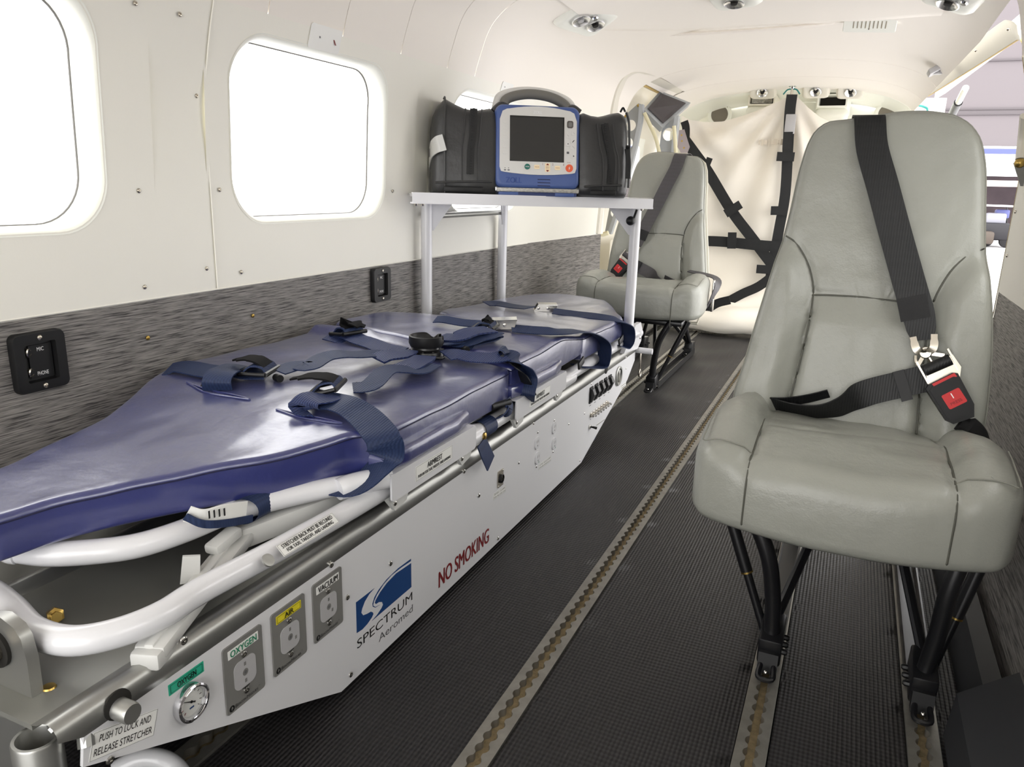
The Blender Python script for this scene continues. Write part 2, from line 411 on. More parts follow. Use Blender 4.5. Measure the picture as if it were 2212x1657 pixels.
# ---- floor: base slab, rubber mats between the seat tracks
fl = MB(); fl.box((0, 1.8, -.035), (1.46, 6.0, .03)); FLOOR = fl.build('floor', DARK); FLOOR['kind'] = 'structure'
for x0, x1 in ((-.715, -.583), (-.537, -.368), (-.322, -.023), (.023, .312), (.358, .532), (.578, .70)):
    nx = 10; P = []
    for i in range(241):
        y = -.9+5.45*i/240; row = []
        for j in range(nx+1):
            x = x0+(x1-x0)*j/nx; e = min(j, nx-j)/nx*2
            wv = .0035*e*math.sin(y*21+2.4*math.sin(x*9+y))*sstep(y, 1.6, 2.6)+.0015*e*math.sin(y*9+x*14)
            row.append((x, y, wv))
        P.append(row)
    mb = MB(); mb.grid(P)
    mb.grid([[(x0, -.9+5.45*i/24, -.02), (x0, -.9+5.45*i/24, 0)] for i in range(25)]); mb.grid([[(x1, -.9+5.45*i/24, -.02), (x1, -.9+5.45*i/24, 0)] for i in range(25)])
    mb.build('floor_mat', RUBBER, FLOOR)
# ---- seat tracks with the one-inch scalloped slot
def track(x, label):
    t = thing('seat_track', label, 'track', (x, 1.9, -.02), group='seat tracks in the floor')
    y0, n, sm = -.85, 205, 12
    for s in (-1, 1):
        a = []
        for i in range(n*sm+1):
            y = y0+.0254*i/sm; d = ((i % sm)/sm-.5)*.0254
            w = max(.0052, math.sqrt(max(.0104**2-d*d, 0)))
            a.append([(x+s*w, y, -.014), (x+s*w, y, .0035), (x+s*.0215, y, .0035), (x+s*.0215, y, -.018)])
        MB().grid(a).build('track_flange', TRACK, t, sharp=30)
    MB().box((x, y0+n*.0254/2, -.012), (.03, n*.0254, .006)).build('track_filler', DIRT, t, label='tan dirt packed in the slot')
track(0., 'scalloped silver seat track running bare down the middle of the aisle')
track(.335, 'seat track under the aisle-side feet of the near grey seat')
track(.555, 'seat track under the wall-side feet of the near grey seat')
track(-.345, 'seat track mostly hidden beneath the stretcher base')
# ---- left wall
WL = struct('wall_left', (-.765, 1.8, 0)); WR = struct('wall_right', (.705, .6, 0))
def cell(side, y0, y1, z0, z1, win=None, proud=0., dz=.03):
    f = (lambda z, y: wx(z, y)+proud) if side < 0 else (lambda z, y: rx(z, y)-proud)
    mb = MB()
    if not win:
        ny = max(2, int((y1-y0)/.1)); nz = max(2, int((z1-z0)/dz))
        mb.grid([[(f(z0+(z1-z0)*j/nz, y0+(y1-y0)*i/ny), y0+(y1-y0)*i/ny, z0+(z1-z0)*j/nz) for j in range(nz+1)] for i in range(ny+1)])
        return mb
    cy, cz, w, h, r = win; inn = rrect(w, h, r, 10, cy, cz); outl = []
    for a, b in inn:
        dy, dzz = a-cy, b-cz; k = 1e9
        if dy > 1e-9: k = min(k, (y1-cy)/dy)
        if dy < -1e-9: k = min(k, (y0-cy)/dy)
        if dzz > 1e-9: k = min(k, (z1-cz)/dzz)
        if dzz < -1e-9: k = min(k, (z0-cz)/dzz)
        outl.append((cy+dy*k, cz+dzz*k))
    # keep the four corners square
    for c in ((y1, z1), (y0, z1), (y0, z0), (y1, z0)):
        i = min(range(len(outl)), key=lambda i: (outl[i][0]-c[0])**2+(outl[i][1]-c[1])**2); outl[i] = c
    R = []
    for k in range(9):
        t = k/8; R.append([(f(b0+(b1-b0)*t, a0+(a1-a0)*t), a0+(a1-a0)*t, b0+(b1-b0)*t) for (a0, b0), (a1, b1) in zip(outl, inn)])
    mb.grid(R, True); return mb
def window(n, cy, cz, w, h, r, side, proud):
    W_ = struct('window_%d' % n, (side*.80, cy, cz)); f = (lambda z: wx(z)+proud) if side < 0 else (lambda z: rx(z)-proud)
    R = []
    for ins, dep in ((-.004, -.001), (0, .001), (.003, .003), (.006, .008), (.008, .016), (.009, .05)):
        R.append([(f(b)+side*dep, a, b) for a, b in rrect(w-2*ins, h-2*ins, r-ins*.5, 10, cy, cz)])
    MB().grid(R, True).build('window_surround', PALE, W_, sharp=60)
    q = [(f(b)+side*.05, a, b) for a, b in rrect(w-.018, h-.018, r-.004, 10, cy, cz)]
    MB().tube(q, .0022, 6, closed=True).build('window_gasket', GREYPL, W_)
    xx = side*(abs(f(cz))+.056)
    mb = MB(); mb.prism([(xx, a, b) for a, b in rrect(w+.0, h+.0, r, 8, cy, cz)], (side*.004, 0, 0)); mb.build('pane', GLASS, W_)
WZ = (.838, .362)
WIN = [(1, .633, .54), (2, 1.46, .54), (3, 2.34, .54)]
for n, cy, w in WIN: window(n, cy, WZ[0], w, WZ[1], .090, -1, .0015 if n == 1 else 0)
def build_panel(segs, name, material, parent, side, proud):
    mb = MB()
    for a in segs:
        c = cell(side, *a, proud=proud); mb.add(c.v, c.f)
    return mb.build(name, material, parent, sharp=40)
build_panel([(-.9, .24, ZW, ZJ), (.24, 1.0, ZW, ZJ, (.633, WZ[0], .54, WZ[1], .090)), (1.0, 1.123, ZW, ZJ)], 'wall_panel', CREAM, WL, -1, .0015)
build_panel([(1.123, 1.87, ZW, ZJ, (1.46, WZ[0], .54, WZ[1], .090)), (1.87, 1.95, ZW, ZJ), (1.95, 2.75, ZW, ZJ, (2.34, WZ[0], .54, WZ[1], .090)), (2.75, 3.52, ZW, ZJ)], 'wall_panel', CREAM, WL, -1, 0.)
MB().grid([[(wx(z)+p, 1.1235+e, z) for z in np.linspace(ZW, ZJ, 20)] for p, e in ((.0014, .005), (.0030, .0062), (.0032, .0078), (.0003, .0092))]).build('panel_seam', CREAM, WL)
build_panel([(-.9, 3.5, 0, ZW+.002)], 'wainscot_panel', STREAK, WL, -1, -.002)
MB().grid([[(wx(ZW)+p, y, ZW+e) for y in (-.9, 1.12, 1.9, 2.7)] for p, e in ((0.001, .002), (.003, .0), (.001, -.002))]).build('wainscot_edge', CREAM, WL)
for q in ((292, 7), (388, 31), (288, 188), (424, 207), (299, 412), (474, 410), (446, 580), (312, 620), (521, 588), (849, 269), (848, 413)):
    p = PX(*q, -.765); p = PX(*q, wx(p.z, p.y)+.0012); screw(p, (1, 0, 0), .0043, NICKEL, WL)
for q in ((319, 730), (546, 682)):
    p = PX(*q, -.765); screw(p, (1, 0, 0), .0043, BRASS, WL)
# placards above the windows
for q, sz, in (((686, 85), (.105, .05)), ((1081, 190), (.085, .032))):
    p = PX(*q, -.748); p.x = wx(p.z, p.y)+.001
    up = Vector((wx(p.z+.02)-wx(p.z-.02), 0, .04))
    pl = plate(p, Y, up, sz[0], sz[1], .006, .0012).build('placard', STICKER, WL, label='white rounded placard above a window')
    c = p+X*.0016
    MB().prism([c+Y*.022+Z*.010, c+Y*.026+Z*.010, c+Y*.036-Z*.008, c+Y*.032-Z*.008], X*.0004).build('red_stroke', INKR, pl)
    MB().prism([c-Y*.022+Z*.002, c-Y*.018+Z*.002, c-Y*.018-Z*.002, c-Y*.022-Z*.002], X*.0004).build('mark', GREYI, pl)
# ---- right wall, front of the cargo door
build_panel([(-.9, -.06, ZW, ZJ), (-.06, .72, ZW, ZJ, (.33, WZ[0], .54, WZ[1], .090)), (.72, .79, ZW, ZJ), (.79, 1.57, ZW, ZJ, (1.18, WZ[0], .54, WZ[1], .090)), (1.57, 2.14, ZW, ZJ)], 'wall_panel', CREAM, WR, 1, 0.)
window(4, .33, WZ[0], .54, WZ[1], .090, 1, 0); window(5, 1.18, WZ[0], .54, WZ[1], .090, 1, 0)
build_panel([(-.9, 2.14, 0, ZW+.002)], 'wainscot_panel', STREAK, WR, 1, -.002)
for z0 in (.62, .72): screw((rx(z0)-.001, 2.10, z0), (-1, 0, 0), .0045, NICKEL, WR)
screw(PX(2199, 1112, .70)-X*.002, (-1, 0, 0), .0045, BRASS, WR)
for W__, sd, ys in ((WL, -1, (.24, 1.0, 1.123, 1.87, 1.95, 2.75)), (WR, 1, (-.06, .72, .79, 1.57))):
    build_panel([(y-.03, y+.03, ZW-.02, ZJ+.01) for y in ys if y not in (1.95, .79)], 'wall_leak_backing', CREAM, W__, sd, -.004)  # added strips behind the panel joints; keep sky light from showing through
    build_panel([(y-.03, y+.03, ZW-.02, ZJ+.01) for y in ys if y in (1.95, .79)], 'wall_leak_backing', CREAM, W__, sd, -.005)
# ---- ceiling: padded strips with seams
PROF = [(-.724, 1.057), (-.716, 1.085), (-.704, 1.12), (-.682, 1.175), (-.655, 1.212), (-.61, 1.247), (-.55, 1.272), (-.46, 1.294), (-.34, 1.311), (-.18, 1.324), (0, 1.329),
        (.18, 1.324), (.34, 1.311), (.46, 1.292), (.54, 1.268), (.585, 1.245), (.62, 1.21), (.642, 1.172), (.656, 1.12), (.664, 1.085), (.669, 1.057)]
PROF = [(p.x, p.y) for p in crv([(a, b, 0) for a, b in PROF], 4)]
def czs(y): return 0 if y < 2.3 else -.030*(y-2.3)
def cpt(x, z, y): return Vector((x*taper(y), y, z+czs(y)*min(1, (z-1.05)/.2)))
CE = struct('ceiling', (0, 1.9, 1.33))
edges = [-.9, -.17, .07, .31, .55, .79, 1.03, 1.27, 1.51, 1.75, 1.99]
def strip(y0, y1, pr, gap=.0012, ny=3):
    y0 += gap; y1 -= gap; R = []
    for k in range(ny+1):
        y = y0+(y1-y0)*k/ny; R.append([cpt(a, b, y) for a, b in pr])
    out = lambda r, d: [p+(p-Vector((0, p.y, .8))).normalized()*d for p in r]
    return MB().grid([out(R[0], .004)]+R+[out(R[-1], .004)])
for a, b in zip(edges[:-1], edges[1:]): strip(a, b, PROF).build('ceiling_panel', LINER, CE, sharp=50)
MB().grid([[cpt(a*1.008, b+.006, y) for a, b in PROF] for y in (-.95, 1.0, 2.12)]).build('ceiling_leak_backing', LINER, CE)  # added sheet behind the strips; stops sky light leaking through their gaps
MB().grid([[cpt(a*1.008, b+.006, y) for a, b in PROF if b > 1.235] for y in np.linspace(2.1, 4.4, 14)]).build('ceiling_leak_backing', LINER, CE)
LEFTP = [q for q in PROF if q[0] < .46 or q[1] > 1.19]
strip(1.99, 2.16, PROF).build('ceiling_panel', LINER, CE, sharp=50)
strip(2.16, 3.60, LEFTP, ny=16).build('ceiling_panel', LINER, CE, sharp=50)
strip(4.04, 4.42, LEFTP, ny=5).build('ceiling_panel', LINER, CE, sharp=50)
strip(3.60, 4.04, [q for q in LEFTP if q[1] > 1.268 or q[0] > 0], ny=5).build('ceiling_panel', LINER, CE, sharp=50)
# cove down to the rear bulkhead
R = []
for k in range(13):
    a = k/12*math.pi/2; y = 4.42+.28*math.sin(a); dz = .035*(1-math.cos(a)); s = 1-.04*(1-math.cos(a))
    R.append([cpt(x, z, 4.42)*1 for x, z in PROF]); R[-1] = [Vector((p.x*s, y, p.z-dz*min(1, max(0, (p.z-.9)/.3)))) for p in R[-1]]
MB().grid(R).build('rear_cove', PALE, CE, sharp=60)
# shallow dropped centre pad with a soft crescent edge
R = []
for k in range(25):
    t = k/24; r = []
    for y, lift in ((1.55, .05), (2.0, .004), (2.35, -.010), (2.62, -.016), (2.86, -.016), (2.93, -.010), (2.95, .006)):
        x = -.50+1.02*t; bend = .28*(abs(t-.5)*2)**3
        zz = np.interp(x, [q[0] for q in PROF], [q[1] for q in PROF]); r.append(cpt(x, zz+lift-.0, y-bend*.9))
    R.append(r)
MB().grid(R).build('ceiling_panel', LINER, CE, label='dropped centre pad', sharp=60)
MB().tube(crv([PZ(1415, 76, 1.302), PZ(1440, 75, 1.296), PZ(1540, 70, 1.290), PZ(1650, 63, 1.290), PZ(1760, 54, 1.294), PZ(1805, 48, 1.302)], 6), [.001]+[.006]*29+[.001], 8).build('padded_lip', LINER, CE)
# ---- rear bulkhead
BK = struct('wall_rear', (0, 4.7, .6))
MB().grid([[(x, 4.70+.04*(x/.62)**2, z) for x in np.linspace(-.72, .72, 15)] for z in np.linspace(-.02, 1.245, 8)]).build('bulkhead_panel', PALE, BK)
# ================================================================ STRETCHER BASE
XP = -.2345
SB = thing('stretcher_cabinet', 'white stretcher cabinet with gas outlets, gauge and NO SMOKING lettering on its side', 'cabinet', (-.48, 1.4, 0))
prof = [(.392, .198), (.79, .013), (1.878, .011), (2.31, .150), (2.387, .200), (2.387, .229), (.397, .231)]
mb = MB(); mb.prism([(XP-.004, y, z) for y, z in prof], (.004, 0, 0)); PANEL = mb.build('side_panel', WPANEL, SB)
mb = MB(); mb.prism([(-.732, y, z) for y, z in prof], (.004, 0, 0)); mb.build('far_panel', WPANEL, SB)
# rolled aluminium edge and tray deck
fold = [(-.2360, .228), (-.2345, .2285), (-.2340, .240), (-.2350, .2475), (-.2395, .2535), (-.2465, .2560), (-.2540, .2545), (-.262, .2490), (-.272, .2465)]
def yedge(z): return .372 if z > .236 else .397
# notch for the push knob
MB().grid([[(x, yedge(z)+(2.385-yedge(z))*i/30, z) for x, z in fold] for i in range(31)]).build('rolled_edge', SILVER, SB, sharp=70)
MB().box((-.5, 1.379, .2435), (.458, 2.012, .006)).build('tray_deck', DECK, SB)
MB().grid([[(-.735+.465-x-.5, .375+2.01*i/10, z) for x, z in fold] for i in range(11)]).build('rolled_edge', SILVER, SB, sharp=70)
MB().box((-.485, 1.36, .04), (.46, 1.0, .05), bev=.006).box((-.485, 1.36, .14), (.44, 1.5, .14), bev=.01).build('base_body', BLACKM, SB)
# push-to-lock knob in its notch
k = PX(252, 1528, -.236)
mb = MB(); mb.lathe([(.0155, 0), (.0155, .002), (.0145, .0025)], (-.2352, k.y, k.z+.004), X, 24); mb.build('knob_notch', DARK, SB)
mb = MB(); mb.lathe([(.011, -.02), (.011, .020), (.0100, .0225), (0, .0225)], (-.236, k.y, k.z), X, 24); mb.build('push_knob', SILVER, SB)
k = PX(1308, 800, -.236); mb = MB(); mb.lathe([(.014, 0), (.014, .002), (.012, .0025)], (-.2352, k.y, k.z+.004), X, 20); mb.build('knob_notch', DARK, SB)
# head-end bracket plate with bore, pin, socket tube and weld
br = []
if True:
    pl = [(-70, 1325), (0, 1334), (30, 1358), (45, 1383), (58, 1430), (68, 1500), (76, 1570), (70, 1700), (-70, 1700)]
    mb = MB(); mb.prism([PY(*q, .398) for q in pl], (0, .012, 0)); BR = mb.build('end_bracket', SILVER, SB)
c = PY(-6, 1400, .397); mb = MB(); mb.lathe([(.020, -.001), (.020, .003)], c, -Y, 24); mb.build('bracket_bore', DARK, BR)
mb = MB(); mb.lathe([(.0125, 0), (.0125, .02), (.011, .022), (0, .022)], c, -Y, 20); mb.build('locking_pin', NICKEL, BR)
s = PY(78, 1592, .372)
mb = MB(); mb.lathe([(.0215, -.2), (.0215, -.002), (.0205, 0), (.0175, 0), (.0165, -.002), (.0165, -.12)], s, Z, 28); mb.build('socket_tube', SILVER, SB)
mb = MB(); mb.tube(crv([(s.x-.002, s.y+.018, s.z-.006), (s.x+.006, s.y+.028, s.z+.004), (s.x+.018, s.y+.034, s.z-.002), (s.x+.028, s.y+.028, s.z-.022)], 6), [.008]*19, 10); mb.build('weld_bead', SILVER, SB)
# brass fitting and rivet on the deck
g = PZ(118, 1328, .252); mb = MB(); mb.lathe([(.008, -.008), (.008, 0), (.0095, .0), (.0095, .010), (.006, .012), (.006, .02), (0, .02)], g, Vector((.8, -.4, .3)), 6); mb.build('brass_fitting', BRASS, SB)
g = PZ(106, 1485, .2468); mb = MB(); mb.lathe([(.007, 0), (.006, .0016), (0, .002)], g, Z, 18); mb.build('brass_rivet', BRASS, SB)
# panel screws
for q in ((715, 1220), (750, 1290), (843, 1217), (757, 1457), (1002, 1018), (1034, 1070), (1075, 1163), (1120, 1000), (1152, 915), (1228, 916), (1252, 995), (1197, 908), (1161, 934), (1158, 1008), (1194, 976), (1277, 829), (1262, 893), (1352, 772), (1352, 796), (237, 1642)):
    p = PX(*q, XP); big = q[0] < 1100; screw(p, (1, 0, 0), .0045 if big else .0032, STEEL, SB)
# gas outlets
def outlet(y, z, words, stick, ink, pins):
    P0 = Vector((XP, y, z)); u, v = Y, Z; n = X
    O = plate(P0, u, v, .0645, .0895, .004, .0022).build('outlet_plate', GREYPL, SB)
    f = P0+n*.0022
    plate(f+v*.0330, u, v, .050 if stick is not YELLOWL else .048, .0115, .0006, .0003).build('label', stick, O)
    ntext(words, f+v*.0330+n*.0004, u, v, .0088 if stick is STICKER else .0066, ink, O, width=.043 if stick is STICKER else .017, bold=.012)
    if stick is YELLOWL:
        frame_mb(f+v*.0330+n*.0002, u, v, .044, .0085, .0005).build('border', INKK, O)
    plate(f-v*.003, u, v, .036, .0375, .009, .0008, 8).build('socket_face', GREYLT, O)
    ff = f-v*.003+n*.0008
    mb = MB(); mb.lathe([(.0046, 0), (.0046, .0002)], ff, n, 20); mb.build('socket_bore', GREYPL, O)
    mb = MB(); mb.lathe([(.0022, 0), (.0022, .0004)], ff, n, 14); mb.build('socket_core', GREYI, O)
    for a, b in pins: plate(ff+u*a+v*b, u, v, .0034, .0048, .0003, .0002).build('key_slot', GREYPL, O)
    for dz in (.0215, -.0285): screw(f+v*dz, (1, 0, 0), .0044, STEEL, O)
    ink_bar(f-v*.0238, u, v, .012, .0010, INKK, O)
    mb = MB(); mb.lathe([(.0042, 0), (.0042, .0002)], f-v*.0385-u*.0245, n, 20); mb.build('emblem', INKK, O)
    mb = MB(); c = f-v*.0385-u*.0245+n*.0003; mb.prism([c+v*.003, c-u*.0012, c-v*.003-u*.0004, c-v*.0005, c+u*.0018], n*.0002); mb.build('emblem_mark', GREYPL, O)
    ntext('B', f-v*.0385-u*.0175, u, v, .0048, INKK, O); ntext('EACON', f-v*.039-u*.0085, u, v, .0034, INKK, O, width=.0135)
    ntext('M', f-v*.0385+u*.0022, u, v, .0048, INKK, O); ntext('EDÆS', f-v*.039+u*.0125, u, v, .0034, INKK, O, width=.0135); ntext('TM', f-v*.036+u*.0215, u, v, .0012, INKK, O)
outlet(.6025, .1720, 'OXYGEN', STICKER, INKG, ((0, .0115), (0, -.0115)))
outlet(.6840, .1720, 'AIR', YELLOWL, INKK, ((0, .0115), (.0105, -.006)))
outlet(.7650, .1725, 'VACUUM', STICKER, INKK, ((0, .0115), (.0075, -.0085)))
# oxygen gauge
G0 = PX(408.4, 1514, XP)
mb = MB(); mb.lathe([(.0225, 0), (.0225, .006), (.0218, .0085), (.0200, .0098), (.0182, .0090), (.0172, .0065), (.0168, .003)], G0, X, 40, cap=False); GA = mb.build('pressure_gauge', CHROME, SB)
mb = MB(); mb.lathe([(.0172, .0015), (.0172, .003), (0, .003)], G0, X, 32); mb.build('dial', STICKER, GA)
gc = G0+X*.0034
for i in range(11):
    a = math.radians(225-27*i); d = Y*math.cos(a)+Z*math.sin(a)
    mb = MB(); mb.box((0, 0, 0), (.0003, .0028, .0006), Matrix.Rotation(a, 4, 'X')); mb.v = [q+gc+d*.0135 for q in mb.v]; mb.build('tick', INKR if i < 3 else INKK, GA)
a = math.radians(150); d = Y*math.cos(a)+Z*math.sin(a); mb = MB(); e = d.cross(X).normalized()
mb.prism([gc-d*.006+e*.0009, gc-d*.006-e*.0009, gc+d*.012-e*.0002, gc+d*.012+e*.0002], X*.0006); mb.build('needle', INKK, GA)
mb = MB(); mb.lathe([(.0016, 0), (.0016, .001), (0, .0012)], gc, X, 12); mb.build('needle_hub', BLACKP, GA)
ink_bar(gc-Z*.0072, Y, Z, .006, .0018, INKB, GA)
mb = MB(); mb.lathe([(.0168, .0068), (.0168, .0072)], G0, X, 32); mb.build('gauge_glass', GCLR, GA)
a1, a2, a3 = PX(365, 1492, XP), PX(434, 1443, XP), PX(436, 1459, XP)
gl = Vector((XP, (a1.y+a2.y)/2+.0015, (PX(363, 1483, XP).z+PX(436, 1451, XP).z)/2))
L = plate(gl, Y, Z, .049, .0135, .0005, .0004).build('green_label', GREENL, SB)
ntext('OXYGEN', gl+X*.0004, Y, Z, .0068, INKK, L, width=.026, bold=.015); frame_mb(gl+X*.0003, Y, Z, .044, .0095, .0005).build('border', INKK, L)
# lettering and logo printed on the panel
def pan(px, py): p = PX(px, py, XP); p.x = XP; return p
def word(s, q0, q1, h, material, parent=SB, dz=0, name='lettering', **k):
    a, b = pan(*q0), pan(*q1); ntext(s, (a+b)/2+Z*dz, Y, Z, h, material, parent, name, width=(b-a).length, **k)
word('NO SMOKING', (948, 1243), (1055, 1164), .032, INKR, bold=.022, name='no_smoking_lettering')
C8 = lambda a, b: pan(640+a/2.8724, 1080+b/2.8724)
for nm, P in (('logo_left', [(370, 636), (484, 548), (452, 585), (425, 630), (408, 675), (403, 700), (415, 716), (440, 706), (462, 693), (474, 697), (478, 708), (468, 730), (440, 770), (410, 803), (375, 826)]),
              ('logo_right', [(712, 392), (714, 540), (467, 752), (500, 714), (528, 672), (538, 650), (532, 633), (512, 634), (494, 646), (487, 640), (492, 622), (520, 572), (562, 515), (620, 455)]),
              ('logo_arc', [(711, 365), (711, 379), (650, 420), (590, 468), (540, 525), (500, 588), (482, 628), (476, 655), (490, 664), (520, 650), (490, 668), (474, 662), (472, 645), (484, 605), (510, 558), (560, 493), (630, 425)])):
    mb = MB(); mb.prism([C8(*q) for q in P], X*.0003); mb.build(nm, INKB, SB, smooth=False)
word('SPECTRUM', (771, 1385), (890, 1294), .0155, INKK, name='maker_lettering')
word('Aeromed', (818, 1375), (891, 1317), .0135, GREYI, name='maker_lettering')
def sticker(q0, q1, lines, parent=SB, x=XP, h=.0128, plain=False):
    a, b = PX(*q0, x), PX(*q1, x); c = (a+b)/2; w = abs(b.y-a.y); u = (b-a); u.x = 0; u.normalize(); v = X.cross(u)
    if v.z < 0: v = -v
    n = len(lines); s = plate(c, u, v, w, h, .0006, .0003).build('notice_label', STICKER if not plain else WPANEL, parent)
    frame_mb(c+X*.0003, u, v, w-.001, h-.001, .0003).build('border', GREYI, s)
    for i, (t, fr, hh) in enumerate(lines):
        if t == '-': ink_bar(c+X*.0004+v*(h*(.5-(i+.5)/n)*.92), u, v, w*fr, hh*.6, GREYI, s)
        else: ntext(t, c+X*.0004+v*(h*(.5-(i+.5)/n)*.92), u, v, hh, INKK, s, width=w*fr)
sticker((193, 1617), (339, 1558), [('PUSH TO LOCK AND', .80, .0076), ('RELEASE STRETCHER', .90, .0076)], h=.0285)
sticker((1065, 1074), (1092, 1055), [('28 VDC - 15 AMPS', .85, .0032), ('TOTAL MAX. CONT. LOAD', .95, .0032)], h=.0145)
sticker((1163, 1010), (1190, 990), [('115 VAC - 60 HZ 10 AMPS', .9, .0032), ('TOTAL MAX. CONTINUOUS LOAD', .95, .0032)], h=.0140)
sticker((1340, 838), (1352, 829), [('-', .8, .003), ('-', .7, .003)], h=.014)
sticker((1288, 919), (1306, 906), [('-', .95, .003)], h=.006)
# 28 V connector
c = PX(1080, 1033, XP); o = plate(c, Y, Z, .026, .036, .001, .002).build('dc_connector', NICKEL, SB)
mb = MB(); mb.lathe([(.0098, 0), (.0098, .004), (.0082, .0045), (.0078, .0012), (0, .0012)], c+X*.002, X, 24); mb.build('connector_shell', BLACKP, o)
for a in range(3):
    t = math.radians(90+120*a); mb = MB(); mb.lathe([(.0011, 0), (.0011, .003)], c+X*.003+Y*.004*math.cos(t)+Z*.004*math.sin(t), X, 8); mb.build('connector_pin', NICKEL, o)
for a, b in ((.010, .015), (-.010, -.015)): screw(c+X*.002+Y*a+Z*b, (1, 0, 0), .002, STEEL, o)
# mains sockets
for q in ((1159, 957), (1160, 989), (1196, 924), (1196, 958)):
    c = PX(*q, XP); o = plate(c, Y, Z, .022, .029, .010, .003, 8).build('power_socket', WHITE, SB)
    for a, b in ((-.0042, .004), (.0042, .004)): plate(c+X*.003+Y*a+Z*b, Y, Z, .0018, .0062, .0002, .0002).build('slot', GREYPL, o)
    mb = MB(); mb.lathe([(.002, 0), (.002, .0002)], c+X*.003-Z*.006, X, 12); mb.build('earth_hole', GREYI, o)
    if q in ((1160, 989), (1196, 958)): plate(c+X*.003-Z*.0115+Y*.005, Y, Z, .002, .003, .0003, .0004).build('indicator', INKG, o, label='green indicator')
# rocker switches, circuit breakers, toggle, vent dial
a, b = PX(1276, 853, XP), PX(1316, 826, XP)
for i in range(5):
    c = a.lerp(b, i/4); c.x = XP
    o = plate(c, Y, Z, .026, .046, .001, .003).build('rocker_switch', BLACKP, SB)
    mb = MB(); mb.prism([c+X*.003-Y*.009+Z*.018, c+X*.003-Y*.009-Z*.018, c+X*.006-Y*.009-Z*.018, c+X*.014-Y*.009+Z*.002, c+X*.008-Y*.009+Z*.018], Y*.018); mb.build('rocker', BLACKM, o)
    ink_bar(c-Z*.031, Y, Z, .013, .0020, GREYI, SB)
a, b = PX(1276, 896, XP), PX(1309, 871, XP)
for i in range(7):
    c = a.lerp(b, i/6); c.x = XP
    mb = MB(); mb.lathe([(.0085, 0), (.0085, .002), (.0062, .003), (.0062, .008), (.005, .009)], c, X, 6); o = mb.build('circuit_breaker', NICKEL, SB)
    mb = MB(); mb.lathe([(.0038, .009), (.0038, .016), (.003, .017), (0, .017)], c, X, 12); mb.build('breaker_button', STEEL, o)
    ink_bar(c-Z*.0135, Y, Z, .008, .0018, GREYI, SB)
c = PX(1273, 922, XP); mb = MB(); mb.lathe([(.0075, 0), (.0075, .003), (.005, .004)], c, X, 6); o = mb.build('toggle_switch', STEEL, SB)
MB().tube([c+X*.003, c+X*.010+Y*.004-Z*.001, c+X*.018+Y*.010-Z*.004], [.0022, .003, .0042], 10).build('toggle_lever', BLACKM, o)
c = PX(1335, 812, XP); mb = MB(); mb.lathe([(.031, 0), (.031, .004), (.029, .006), (.024, .006), (.022, .002), (0, .002)], c, X, 36); o = mb.build('vent_dial', SILVER, SB)
MB().box(c+X*.004, (.004, .006, .040), bev=.001).build('dial_bar', STEEL, o)
# foot-end release pin, catch plate and ring
p = Vector((-.236, 2.40, .232)); MB().cyl(p, p+X*.055, .010, 20).build('release_pin', WHITE, SB)
MB().box((-.222, 2.415, .20), (.004, .012, .075), bev=.001).build('catch_plate', NICKEL, SB)
MB().tube([(-.222, 2.415+.010*math.cos(t), .152+.012*math.sin(t)) for t in np.linspace(0, 2*math.pi, 17)[:-1]], .003, 8, closed=True).build('pull_ring', NICKEL, SB)
MB().strap(crv([(-.26, 2.02, .12), (-.255, 2.05, .05), (-.262, 2.06, .012)], 5), .04, .003, Y).build('strap_tail', WEBN, SB)
# hose on the floor at the head end
tag(MB().tube(crv([PZ(250, 1665, .02), PZ(300, 1640, .03), PZ(345, 1640, .03), PZ(380, 1660, .02), PZ(405, 1700, .012)], 8), .0125, 14).build('hose', WHITE), 'white hose curving out under the head end of the stretcher base', 'hose')

# ================================================================ STRETCHER
ST = thing('stretcher', 'white tubular stretcher frame with two ARMREST flaps bolted over the base', 'stretcher', (-.48, 1.4, .29))
XR, ZR, TR = -.236, .290, .0155
XF = -.96-XR
def mir(p): p = Vector(p); p.x = -.96-p.x; return p
head = [PZ(440, 1272, ZR), PZ(350, 1328, ZR), PZ(250, 1368, ZR), PZ(150, 1384, ZR), PZ(70, 1362, ZR), PZ(20, 1312, ZR)]
side = [(XR, 2.30, ZR), (XR, 1.9, ZR), (XR, 1.4, ZR), (XR, .95, ZR), (XR-.008, .72, ZR)]
half = side+head
end = (-.48, head[-1].y+.012, ZR)
MB().tube(crv(half+[end]+[mir(p) for p in half[::-1]], 7), TR, 18).build('main_tube', WHITE, ST)
# foot-end bend with flattened cheek and pin
MB().tube(crv([(XR, 2.26, ZR), (XR, 2.34, ZR+.004), (XR-.006, 2.41, ZR-.005), (XR-.03, 2.455, ZR-.008), (-.48, 2.46, ZR-.008), mir((XR-.03, 2.455, ZR-.008)), mir((XR, 2.34, ZR)), mir((XR, 2.26, ZR))], 6), .0165, 16).build('foot_tube', WHITE, ST)
mb = MB(); mb.prism([(XR-.004, y, z) for y, z in ((2.22, .255), (2.38, .24), (2.42, .26), (2.425, .30), (2.40, .325), (2.34, .325), (2.26, .285))], (.014, 0, 0)); mb.build('cheek_plate', WHITE, ST)
screw((XR+.010, 2.40, .275), (1, 0, 0), .006, STEEL, ST)
